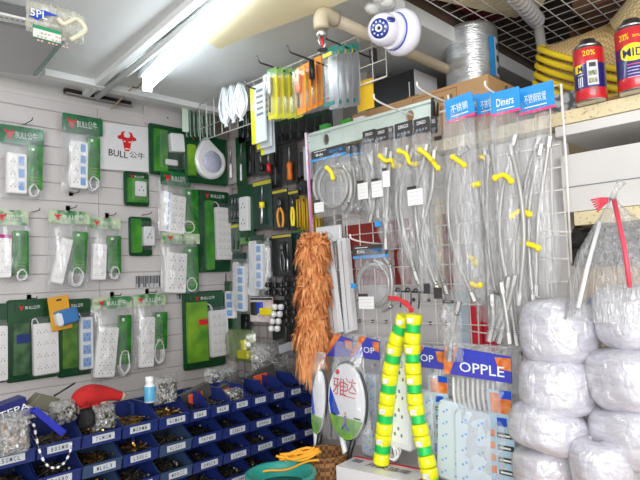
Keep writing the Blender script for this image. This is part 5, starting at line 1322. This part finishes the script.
# spray cans
def can(label, px, pyb, off, r0, H, rot, word, group='spray cans', x=None):
    p = hitB(px, pyb, off); r = thing('spray_can', label, 'spray can', (p.x, p.y, 1.879), rot, group)
    M_R, M_N = mat('can_red', (206, 38, 44), .3, coat=.5), mat('can_navy', (44, 36, 108), .3, coat=.5)
    m = MB(); m.lathe([(r0*.9, 0), (r0, .004), (r0, .03), (r0, H*.7), (r0, H), (r0*.97, H+.004)], (0, 0, 0), M_R, 32, ms=[M_STEEL, M_R, M_N, M_R, M_STEEL, M_STEEL]); m.build('body', r)
    m = MB(); m.lathe([(r0*.97, H+.004), (r0*.8, H+.014), (r0*.55, H+.020), (r0*.5, H+.026), (r0*.45, H+.026), (.001, H+.022)], (0, 0, 0), M_STEEL, 28); m.build('dome', r)
    def wrap(fn, t, ang, z, h, wdeg, mm, rr=1.008):
        v, f = glyphs(t); a0 = min(c[0] for c in v); a1 = max(c[0] for c in v); b0 = min(c[1] for c in v); b1 = max(c[1] for c in v)
        V = []
        for c in v:
            th = math.radians(ang+wdeg*((c[0]-a0)/(a1-a0)-.5)); V.append((r0*rr*math.cos(th), r0*rr*math.sin(th), z+h*(c[1]-b0)/(b1-b0)))
        fn.add(V, f, mm)
    def patch(fn, a0, a1, z0, z1, mm, rr=1.003, n=8):
        for k in range(n):
            A, B = math.radians(a0+(a1-a0)*k/n), math.radians(a0+(a1-a0)*(k+1)/n)
            fn.add([(r0*rr*math.cos(A), r0*rr*math.sin(A), z0), (r0*rr*math.cos(B), r0*rr*math.sin(B), z0), (r0*rr*math.cos(B), r0*rr*math.sin(B), z1), (r0*rr*math.cos(A), r0*rr*math.sin(A), z1)], [(0, 1, 2, 3)], mm)
    m = MB()
    if word:
        n = 26; cc, hh = H*.60, H*.14
        V = []; A0 = -90
        for k in range(n):
            t = 2*math.pi*k/n; s = 1.06 if k % 2 else .95; V.append((r0*1.004*math.cos(math.radians(A0+52*s*math.cos(t)*.9)), r0*1.004*math.sin(math.radians(A0+52*s*math.cos(t)*.9)), cc+hh*s*math.sin(t)))
        Vc = []
        for k in range(-6, 7): 
            th = math.radians(A0+k*7.2); e = max(0, 1-(k/6.6)**2)**.5*hh; Vc += [(r0*1.006*math.cos(th), r0*1.006*math.sin(th), cc-e), (r0*1.006*math.cos(th), r0*1.006*math.sin(th), cc+e)]
        m.add(Vc, [(2*k, 2*k+2, 2*k+3, 2*k+1) for k in range(12)], M_YEL, True)
        wrap(m, 'MID', -90, H*.53, H*.13, 66, mat('can_navy_text', (30, 30, 90), .4), 1.035)
        wrap(m, '20%', -118, H*.81, H*.1, 34, M_YEL); wrap(m, 'EXTRA', -74, H*.83, H*.04, 28, M_YEL)
        for k in range(5): patch(m, -112, -112+44-4*(k % 3), H*(.40-.05*k), H*(.415-.05*k), mat('pale_violet_ink', (196, 180, 220), .5) if k else mat('pink_ink', (220, 80, 130), .5), 1.006)
    else:
        wrap(m, '20%', -88, H*.84, H*.1, 46, M_YEL); patch(m, -98, -58, .035, H*.74, mat('can_label_white', (214, 214, 218), .4), 1.006)
        patch(m, -90, -66, H*.62, H*.70, M_DARK, 1.01); 
        for k, z in enumerate((.46, .32)): patch(m, -94, -64, H*z, H*(z+.09), mat('can_photo', (90, 100, 60), .5, rgb2=(180, 180, 150), vscale=200), 1.01)
        for k in range(5): patch(m, -93, -64, H*(.12+.03*k), H*(.13+.03*k), M_GREYINK, 1.01)
        patch(m, -150, -116, H*.55, H*.70, M_YEL, 1.006); wrap(m, 'M', -124, H*.56, H*.11, 18, mat('can_navy_text', (30, 30, 90), .4), 1.014)
        for k in range(3): patch(m, -136+k*8, -132+k*8, H*.28, H*.46, M_WINK, 1.006)
        patch(m, -138, -112, H*.50, H*.51, M_WINK, 1.006)
    m.build('printed_label', r)
def facing(px): 
    d = ray(px, 80); return math.atan2(-d.y, -d.x)+math.pi/2
can('spray can with a 20% mark and a white back label, left of two', 592, 106, .055, .034, .125, facing(592), False)
can('spray can with a yellow patch lettered MID, right of two', 637, 101, .055, .0355, .14, facing(632), True)
# straw hats
M_STRAW = mat('woven_straw', (216, 186, 134), .75, rgb2=(182, 146, 92), vscale=150, kind='checker', bump=.8, bscale=150); M_HRIM = mat('yellow_hat_rim', (236, 206, 30), .6)
wbox('hat_carton', 'low brown carton on the top shelf carrying the straw hats', 'carton', 1.50, 2.05, .02, .62, 1.879, 1.92, M_CARD)
for k in range(6):
    c = Vector((1.66, .53, 1.96))+Vector((-.08, -.22, .88))*(.026*k); r = thing('straw_hat', 'yellow rimmed straw hat, %s in the stack behind the cans' % (['lowest', 'second lowest', 'third lowest', 'third from the top', 'second from the top', 'topmost'][k]), 'straw hat', c, 0, 'stack of straw hats')
    R_ = .155
    r.rotation_euler = Vector((-.22, -.50, .84)).to_track_quat('Z', 'Y').to_euler()
    m = MB(); m.lathe([(R_, 0), (R_*.72, .022), (R_*.42, .052), (.001, .098), (.001, .094), (R_*.42, .048), (R_*.72, .018), (R_, -.003)], (0, 0, 0), M_STRAW, 40); m.build('crown', r)
    m = MB(); m.tube([(R_*math.cos(t*math.pi/20), R_*math.sin(t*math.pi/20), 0) for t in range(40)], .008, M_HRIM, 7, closed=True); m.build('rim', r)
r = thing('straw_hat', 'very large pale straw hat lying tilted behind the lettered can', 'straw hat', hitB(676, 50, -.36), 0); r.rotation_euler = Vector((-.5, -.30, .8)).to_track_quat('Z', 'Y').to_euler()
m = MB(); R_ = .34; m.lathe([(R_, -.06), (R_*.8, -.02), (R_*.6, .04), (R_*.42, .13), (R_*.36, .16), (.001, .17), (.001, .165), (R_*.35, .155), (R_*.41, .125), (R_*.59, .035), (R_*.79, -.025), (R_-.003, -.064)], (0, 0, 0), mat('pale_woven_straw', (232, 212, 168), .7, rgb2=(200, 172, 118), vscale=110, kind='checker', bump=.9, bscale=110), 48); m.build('weave', r)
m = MB(); m.tube([(R_*math.cos(t*math.pi/24), R_*math.sin(t*math.pi/24), -.06) for t in range(48)], .006, M_STRAW, 7, closed=True); m.build('rim', r)
# small things at the shelf edge between headers and cans
wbox('black_small_box', 'small black and grey box on the shelf edge left of the cans', 'box', 1.40, 1.46, .475, .535, 1.879, 1.93, mat('black_grey_print', (70, 70, 74), .4, rgb2=(170, 170, 172), vscale=60, kind='voronoi'))
# frame wire at the right of rack
F = Frame('B', 565, 250, .10)
m = MB(); P = [F.p(549, 88), F.p(561, 84), F.p(566, 160), F.p(571, 262)]; m.tube(P, .003, M_WIRE, 7); P2 = [F.p(550, 90), F.p(553, 262)]; m.tube(P2, .002, M_WIRE, 6)
for y in (231, 258): m.tube([F.p(540, y), F.p(571, y+1)], .0028, M_WIRE, 6)
tag(onF(m.build('side_frame_wire'), F), 'white wire side frame standing right of the long hose bags', 'wire frame')
# lower shelf contents
wbox('printed_carton', 'brown carton with blue print on the lower shelf behind the twine bag', 'carton', 1.50, 1.85, .30, .56, 1.32, 1.497, mat('tan_carton', (198, 166, 122), .7))
m = MB()
for k in range(4): m.box(-.1765, -.176, .112-.035*k, .122-.035*k, .02, .10, M_DBL)
o = m.build('print'); o.parent = bpy.data.objects['printed_carton']
m = MB(); m.box(1.44, 2.3, -1.2, .50, 1.285, 1.318, M_CHIP); tag(m.build('shelf_board'), 'lower cream shelf behind the bagged twine', 'shelf')
r = thing('black_film_bag', 'shiny black plastic bag on the printed carton under the white box', 'plastic bag', (1.47, .42, 1.498), -math.pi/2)
m = MB(); m.bag(-.14, .14, 0, .10, .05, mat('black_film', (22, 22, 24), .15, coat=.8, bump=1.0, bscale=40), 7, crease=.014); m.build('film', r)

# ---- loft: wire mesh shelf with stored boards, flexible duct
m = MB()
for k in range(22): y = .88-.055*k; m.tube([(1.20, y, 2.31), (2.60, y, 2.31)], .002, M_WIRE, 4)
for k in range(26): x = 1.20+.056*k; m.tube([(x, .88, 2.314), (x, -.28, 2.314)], .002, M_WIRE, 4)
tag(m.build('loft_mesh'), 'white wire mesh loft shelf above the cans and hats', 'wire mesh')
m = slab([(424, -3), (515, 18), (541, 7), (570, -40), (420, -40)], 2.32, .014, M_CREAM, 'p'); tag(m.build('cream_board'), 'cream board lying on the wire loft above the foil roll', 'board')
wbox('loft_carton', 'brown carton on the wire loft above the large straw hat', 'carton', 1.85, 2.4, .10, .62, 2.318, 2.55, mat('dim_cardboard', (150, 112, 84), .8, var=.2, vscale=5))
wbox('loft_carton', 'dark brown carton on the wire loft at the right edge of view', 'carton', 1.75, 2.3, -.5, .06, 2.318, 2.56, mat('dim_cardboard_two', (128, 92, 66), .8, var=.2, vscale=5))
wbox('red_bundle', 'dark red folded sheet on the wire loft behind the cream board', 'sheet', 1.30, 1.75, .66, .87, 2.34, 2.37, mat('maroon_sheet', (120, 34, 40), .7), rz=.1)
wbox('wood_plank', 'wood plank leaning on the wire loft near the flexible duct', 'plank', 2.1, 2.55, .64, .72, 2.318, 2.38, mat('brown_wood', (140, 96, 64), .7, kind='wave', rgb2=(100, 66, 44), vscale=6))
F0 = hitZ(512, -8, 2.28); F1 = hitZ(538, 22, 2.28); m = MB(); d = (F1-F0)
P, R_ = [], []
for k in range(60): P.append(F0-d*.6+d*1.6*(k/59)); R_.append(.026 if k % 4 < 2 else .021)
m.tube(P, .03, mat('pale_duct_foil', (206, 206, 208), .35, .3), 14, radii=R_)
tag(m.build('flexible_duct'), 'ribbed silver flexible duct hanging below the wire loft', 'duct')
m = MB(); m.tube([F1+Vector((0, 0, -.01)), F1+Vector((.05, .0, -.22))], .016, mat('grey_downpipe', (150, 146, 142), .5), 10); tag(m.build('white_downpipe'), 'short pale pipe below the flexible duct behind the hats', 'pipe')
# alcove back clutter
wbox('grey_panel', 'grey metal panel standing in the alcove behind the foil roll', 'panel', 2.28, 2.30, .60, 1.12, 1.879, 2.20, mat('grey_metal_sheet', (118, 118, 116), .5, .2, var=.2, vscale=4))
m = MB(); m.tube([(2.0, .62, 2.22), (2.2, .40, 2.16)], .008, M_WIRE, 6); m.tube([(2.0, .66, 2.20), (2.25, .52, 2.10)], .006, M_WIRE, 6); tag(m.build('white_rods'), 'pair of pale rods in the alcove between foil roll and hats', 'rods')
wbox('wood_block', 'small brown wooden crate on the shelf right of the foil roll', 'crate', 1.95, 2.2, .50, .68, 1.879, 2.02, mat('red_brown_wood', (136, 92, 64), .7, var=.4, vscale=10))

# ---- beige pipe with elbow and sprinkler
zp = 2.17; p0 = hitZ(322, 14, zp); M_PIPE = mat('beige_plastic_pipe', (176, 162, 138), .45, var=.1, vscale=10)
r = thing('water_pipe', 'beige plastic pipe with an elbow crossing behind the dome camera', 'pipe', p0)
m = MB(); m.tube([(0.03, 0, 0), (.6, 0, -.0), (1.13, 0, 0)], .016, M_PIPE, 14); m.build('run', r)
m = MB(); m.tube(smooth_pts([(.05, 0, 0), (.01, 0, 0), (-.004, 0, -.012), (-.004, 0, -.040)], 4), .020, M_PIPE, 14); m.build('elbow', r)
r2 = thing('fire_sprinkler', 'small brass sprinkler head with a red bulb below the pipe elbow', 'sprinkler', p0+Vector((-.004, 0, -.046)))
m = MB(); m.lathe([(.012, 0), (.014, -.002), (.014, -.014), (.009, -.018)][::-1], (0, 0, 0), M_STEEL, 12); m.lathe([(.014, -.050), (.014, -.048)], (0, 0, 0), M_DSTEEL, 12)
for s in (-1, 1): m.tube([(s*.009, 0, -.016), (s*.012, 0, -.03), (s*.004, 0, -.047)], .002, M_STEEL, 6)
m.build('frame', r2); m = MB(); m.tube([(0, 0, -.017), (0, 0, -.046)], .0034, M_RED, 8); m.build('bulb', r2)
# ---- dome camera
cp = CAM+ray(398, 32)*1.45
r = thing('security_camera', 'white dome security camera with a ring of blue lamps under the ceiling', 'camera', cp)
M_CAMW = mat('camera_white', (232, 230, 240), .3, coat=.4)
ab = (-RGT*.80-FWD*.58-UPV*.10).normalized()          # base faces this way
al = (-RGT*.42-FWD*.86-UPV*.22).normalized()          # lens looks this way
m = MB(); m.M = ab.to_track_quat('Z', 'Y').to_matrix().to_4x4()
m.lathe([(.046, -.034), (.055, -.030), (.0595, -.016), (.0585, .0), (.050, .010), (.03, .014), (.001, .014)], (0, 0, 0), M_CAMW, 40); m.build('base', r)
m = MB(); m.M = Matrix.Translation(ab*.014) @ ab.to_track_quat('Z', 'Y').to_matrix().to_4x4()
m.lathe([(.046, -.004), (.0455, .012), (.0445, .014)], (0, 0, 0), M_CAMW, 36); m.lathe([(.0475, -.001), (.0475, .002)], (0, 0, 0), M_BLUE, 36); m.build('collar', r)
hc = ab*.050
Mh = Matrix.Translation(hc) @ al.to_track_quat('Z', 'Y').to_matrix().to_4x4()
m = MB(); m.M = Mh; m.lathe([(.001, -.042), (.024, -.036), (.037, -.018), (.041, 0), (.0385, .014), (.031, .026), (.026, .031), (.020, .032)], (0, 0, 0), M_CAMW, 32); m.build('head', r)
m = MB(); m.M = Mh; m.lathe([(.025, .0305), (.023, .036), (.009, .034)], (0, 0, 0), mat('lamp_ring_blue', (26, 46, 132), .3, coat=.6), 28); m.build('lamp_ring', r)
for k in range(10):
    a = math.pi*2*k/10; m = MB(); m.M = Mh; m.ball((.0165*math.cos(a), .0165*math.sin(a), .036), .0026, M_WHITE, 8); m.build('infrared_lamp', r)
m = MB(); m.M = Mh; m.lathe([(.009, .033), (.009, .040), (.006, .040), (.005, .037), (.001, .037)], (0, 0, 0), M_WHITE, 16); m.lathe([(.0045, .0372), (.001, .0395)], (0, 0, 0), M_BLACK, 12); m.build('lens', r)
dw = (RGT*.12+UPV*.30-FWD*.95).normalized(); m = MB(); m.M = Matrix.Translation(hc+ab*-.002+dw*.0385+RGT*.006) @ dw.to_track_quat('Z', 'Y').to_matrix().to_4x4() @ Matrix.Diagonal((1.3, .85, 1, 1))
m.lathe([(.010, -.006), (.0095, .0015), (.001, .003)], (0, 0, 0), mat('lamp_ring_blue', (40, 70, 170)), 18); m.build('side_window', r)
# mount bracket and pale foam bit above the camera
m = MB(); rp = cp+Vector((.02, .02, 0)); m.box(-.03, .03, -.02, .02, -.0, max(.03, CZ-cp.z-.02), M_TRIM); m.M = Matrix.Identity(4)
o = m.build('camera_bracket'); o.location = cp+Vector((.045, .045, .02)); tag(o, 'white bracket holding the dome camera to the ceiling', 'bracket')
q = CAM+ray(384, 8)*1.45; m = MB(); rn = random.Random(2)
for k in range(9): m.ball((rn.uniform(-.06, .07), rn.uniform(-.03, .03), rn.uniform(-.012, .02)), rn.uniform(.018, .028), mat('white_foam_rag', (214, 212, 206), .9, bump=.6, bscale=50), 8, (1.2, 1, .7))
o = m.build('white_rag'); o.location = q; tag(o, 'crumpled white rag stuffed above the dome camera', 'rag')
# power strip sitting over camera: short white plug box
# ---- table in front of the rack
M_TAB = mat('grey_counter_top', (150, 142, 132), .6, var=.2, vscale=8)
m = MB(); m.box(.78, 1.38, -.6, 1.30, .89, .92, M_TAB)
for x, y in ((.80, -.57), (.80, 1.24), (1.32, -.57), (1.32, 1.24)): m.box(x, x+.04, y, y+.04, 0, .89, M_BROWN)
tag(m.build('counter'), 'grey counter under the twine balls and hanging packs', 'counter')
# ---- twine balls
M_TW = mat('white_plastic_twine', (234, 232, 238), .35, coat=.3, bump=.9, bscale=24, rgb2=(208, 205, 216), vscale=18, stretch=(1, 1, 5))
M_CORE = mat('grey_core', (150, 146, 140), .7)
def twine(label, cx, cy, w, h, off, lean=0, seed=0):
    C = hitB(cx, cy, off); dep = (C-CAM).dot(FWD); R_ = w/FPX*dep/2; H = h/FPX*dep
    r = thing('twine_ball', label, 'twine ball', C-Vector((0, 0, H/2)), 0, 'balls of white plastic twine'); rn = random.Random(seed)
    n, kz = 56, 26; vs, fs = [], []; m = MB(); lm = Matrix.Translation((0, 0, H/2)) @ Matrix.Rotation(math.radians(lean), 4, FWD) @ Matrix.Translation((0, 0, -H/2))
    prof = []
    for j in range(kz+1):
        t = j/kz; a = math.pi*(t-.5)
        rr = R_*(abs(math.cos(a))**.42); z = H/2+H/2*math.copysign(abs(math.sin(a))**.62, math.sin(a)); prof.append((max(rr, R_*.26), z))
    prof = [(R_*.24, H*.35)]+prof+[(R_*.24, H*.85)]
    K = len(prof); tw = rn.uniform(0, 6)
    for j, (a, z) in enumerate(prof):
        for i in range(n):
            th = 2*math.pi*i/n; u = th*1.0+z/H*2.2
            d = 1+.022*math.sin(5*th+z/H*3+tw)+.012*math.sin(11*u+tw)+.010*math.sin(23*u+tw*2)+.012*rn.uniform(-1, 1)
            zz = z+.02*H*math.sin(2*th+tw); vs.append((a*d*math.cos(th), a*d*math.sin(th), zz))
    for j in range(K-1):
        for i in range(n): fs.append((j*n+i, j*n+(i+1) % n, (j+1)*n+(i+1) % n, (j+1)*n+i))
    m.M = lm; m.add(vs, fs, M_TW, True); 
    m.build('wound_twine', r)
    m = MB(); m.M = lm; m.lathe([(R_*.24, H*.30), (R_*.245, H*.9), (R_*.22, H*.9), (R_*.21, H*.30)], (0, 0, 0), M_CORE, 24); m.build('core', r)
    m = MB(); m.M = lm
    vs2 = [(x*1.018, y*1.018, (z-H/2)*1.02+H/2) for x, y, z in vs[n:(K-1)*n]]; m.add(vs2, [f for f in fs if max(f) < len(vs2)], film('shrink_film', (240, 240, 248), milk=.08, gloss=.24, crinkle=1.0, scale=40, stretch=(1, 1, .6)), True); m.build('shrink_wrap', r)
twine('white twine ball at the top of the front stack, tied with a white string', 559, 331, 74, 64, .25, 3, 1)
twine('white twine ball second in the front stack', 558, 385, 76, 56, .26, 4, 2)
twine('white twine ball third in the front stack, tilted left', 549, 428, 76, 44, .28, 14, 3)
twine('white twine ball at the bottom left, cut by the lower edge', 548, 468, 66, 46, .26, -4, 4)
twine('white twine ball at the bottom between the two stacks', 603, 467, 60, 58, .30, -8, 5)
twine('white twine ball at the top right inside the tied clear bag', 636, 316, 78, 62, .24, -6, 6)
twine('white twine ball in the right column under the bagged one', 634, 376, 86, 62, .25, -8, 7)
twine('white twine ball in the right column cut by the right edge', 640, 432, 92, 62, .24, -10, 8)
# clear bag around the top right ball, gathered and tied
F = Frame('B', 622, 300, .27); r = thingF('twine_carrier_bag', 'tall clear plastic bag gathered and tied above the right twine balls', 'plastic bag', F)
m = MB(); apex = F.p(612, 197); n = 40; vs = []; rn = random.Random(9); pr = [(0, .006), (.06, .010), (.2, .035), (.45, .075), (.7, .10), (1.0, .118)]
base = F.p(613, 318)
for j, (t, rr) in enumerate(pr):
    c = apex+(base-apex)*t+Vector((.045*t, 0, 0))
    for i in range(n):
        th = 2*math.pi*i/n; d = 1+.10*math.sin(9*th)+.05*math.sin(17*th+2); vs.append(c+Vector((rr*d*math.cos(th), rr*d*math.sin(th)*.85, 0)))
fs = [(j*n+i, j*n+(i+1) % n, (j+1)*n+(i+1) % n, (j+1)*n+i) for j in range(len(pr)-1) for i in range(n)]
m.add(vs, fs, film('pleated_bag_film', (222, 222, 222), milk=.24, gloss=.13, crinkle=.8, scale=60, stretch=(3, 3, .12)), True); m.build('film', r)
m = MB(); q = [F.p(612, 199), F.p(616, 190), F.p(622, 181)]; m.tube(q, .006, film('pleated_bag_film'), 8, radii=[.007, .005, .009]); m.build('gathered_neck', r)
m = MB()
for k in range(6): m.tube(smooth_pts([F.p(613, 199), F.p(603, 198+k*1.5), F.p(591+k*1.2, 200+k*2.4)], 4), .0018, mat('pink_red_string', (226, 70, 90), .6), 5)
m.build('pink_ties', r)
m = MB(); m.tube([F.p(614, 200, .06), F.p(624, 245, .09), F.p(630, 287, .11)], .0042, mat('pink_red_straw', (222, 74, 96), .4), 8); tag(onF(m.build('plastic_straw'), F), 'pink red cord running down the front of the tied clear bag', 'cord')
m = MB(); m.tube([F.p(600, 222, .03), F.p(588, 265, .06), F.p(578, 308, .09)], .0042, M_WHITE, 8); tag(onF(m.build('white_string'), F), 'white cord running down to the top front twine ball', 'cord')

# ---- white box with red edges
c = hitZ(355, 456, 1.0); r = thing('white_gift_box', 'flat white box with red edges and black lettering at the bottom', 'box', (c.x-.0, c.y, .921), -math.pi/2+.12)
m = MB(); m.box(0, .24, -.09, 0, 0, .078, mat('white_gloss_card', (226, 220, 222), .3, coat=.4)); m.build('box', r)
m = MB(); m.box(-.001, .241, -.161, -.156, .0, .0795, M_RED) if False else None
m.box(.0, .24, -.006, .001, .0, .0795, M_RED); m.box(.235, .241, -.09, .001, 0, .0795, M_RED); m.box(0, .24, -.0912, -.0902, .006, .016, M_RED); m.build('red_edge', r)
m = MB(); m.M = Matrix.Translation((.13, -.040, .0792)) @ Matrix.Rotation(math.radians(-90), 4, 'X'); m.text('开关插座', 0, -.012, .026, 0, M_INK, .13); m.M = Matrix.Translation((.03, -.03, .0792)) @ Matrix.Rotation(math.radians(-90), 4, 'X'); m.box(-.014, .014, -.0003, .0, -.012, .010, M_GREYINK); m.build('lettering', r)
# ---- teal basket with orange twine
c = hitZ(281, 478, 1.0); r = thing('teal_basket', 'teal plastic basket at the bottom edge below the blue bins', 'basket', (c.x, c.y, .921))
M_TEAL = mat('teal_plastic', (34, 150, 140), .4, coat=.3)
m = MB(); m.lathe([(.055, 0), (.060, .002), (.083, .084), (.090, .088), (.090, .094), (.082, .094), (.078, .088), (.056, .006), (.001, .005)], (0, 0, 0), M_TEAL, 36); m.build('bowl', r)
m = MB()
for k in range(30):
    a = 2*math.pi*k/30; m.tube([(.066*math.cos(a), .066*math.sin(a), .012), (.083*math.cos(a), .083*math.sin(a), .078)], .002, M_TEAL, 5)
m.build('ribs', r)
m = MB(); m.lathe([(.001, .05), (.045, .052), (.074, .06), (.074, .056), (.001, .045)][::-1], (0, 0, 0), mat('teal_cloth', (26, 120, 116), .7), 24); m.build('lining', r)
M_OT = mat('orange_twine', (240, 168, 40), .7)
o0 = hitZ(300, 458, 1.03); rn = random.Random(3); m = MB()
for k in range(9):
    P = [(rn.uniform(-.05, -.02)-.01*k*.3, .0, rn.uniform(-.01, .01)), (rn.uniform(-.02, .02), rn.uniform(-.02, .02), rn.uniform(-.004, .022)), (rn.uniform(.03, .05), .01, rn.uniform(.0, .03))]
    P = [RGT*p[0]*1.1+UPV*p[2]+FWD*p[1] for p in P]; m.tube(smooth_pts(P, 4), .0035, M_OT, 6)
P = [RGT*(.05-.018*k)+UPV*(-.006-.0042*k+.0045*math.sin(k)) for k in range(10)]; m.tube(smooth_pts(P, 3), .003, M_OT, 6)
m.tube([RGT*(.0+.011*math.cos(t))+UPV*(.006+.012*math.sin(t)) for t in [x*.7 for x in range(9)]], .003, M_OT, 6, closed=True)
o = m.build('orange_twine'); o.location = o0; tag(o, 'tangle of orange twine behind the teal basket', 'twine')
c = hitZ(330, 472, .96); r = thing('wicker_basket', 'small brown wicker basket between the teal basket and the white box', 'basket', (c.x, c.y+.02, .921))
M_WK = mat('brown_wicker', (150, 104, 56), .7, rgb2=(96, 60, 30), vscale=90, kind='checker', bump=.8, bscale=90)
m = MB(); m.lathe([(.05, 0), (.06, .03), (.066, .085), (.060, .085), (.054, .03), (.001, .004)], (0, 0, 0), M_WK, 28); m.build('weave', r)
m = MB(); m.tube([(.064*math.cos(t*.2618), .064*math.sin(t*.2618), .087) for t in range(24)], .005, M_WK, 7, closed=True); m.build('rim', r)
# crate carrying the twine balls
wbox('brown_crate', 'brown carton under the lowest twine balls', 'carton', .98, 1.36, -.05, .62, .921, 1.02, M_CARD)
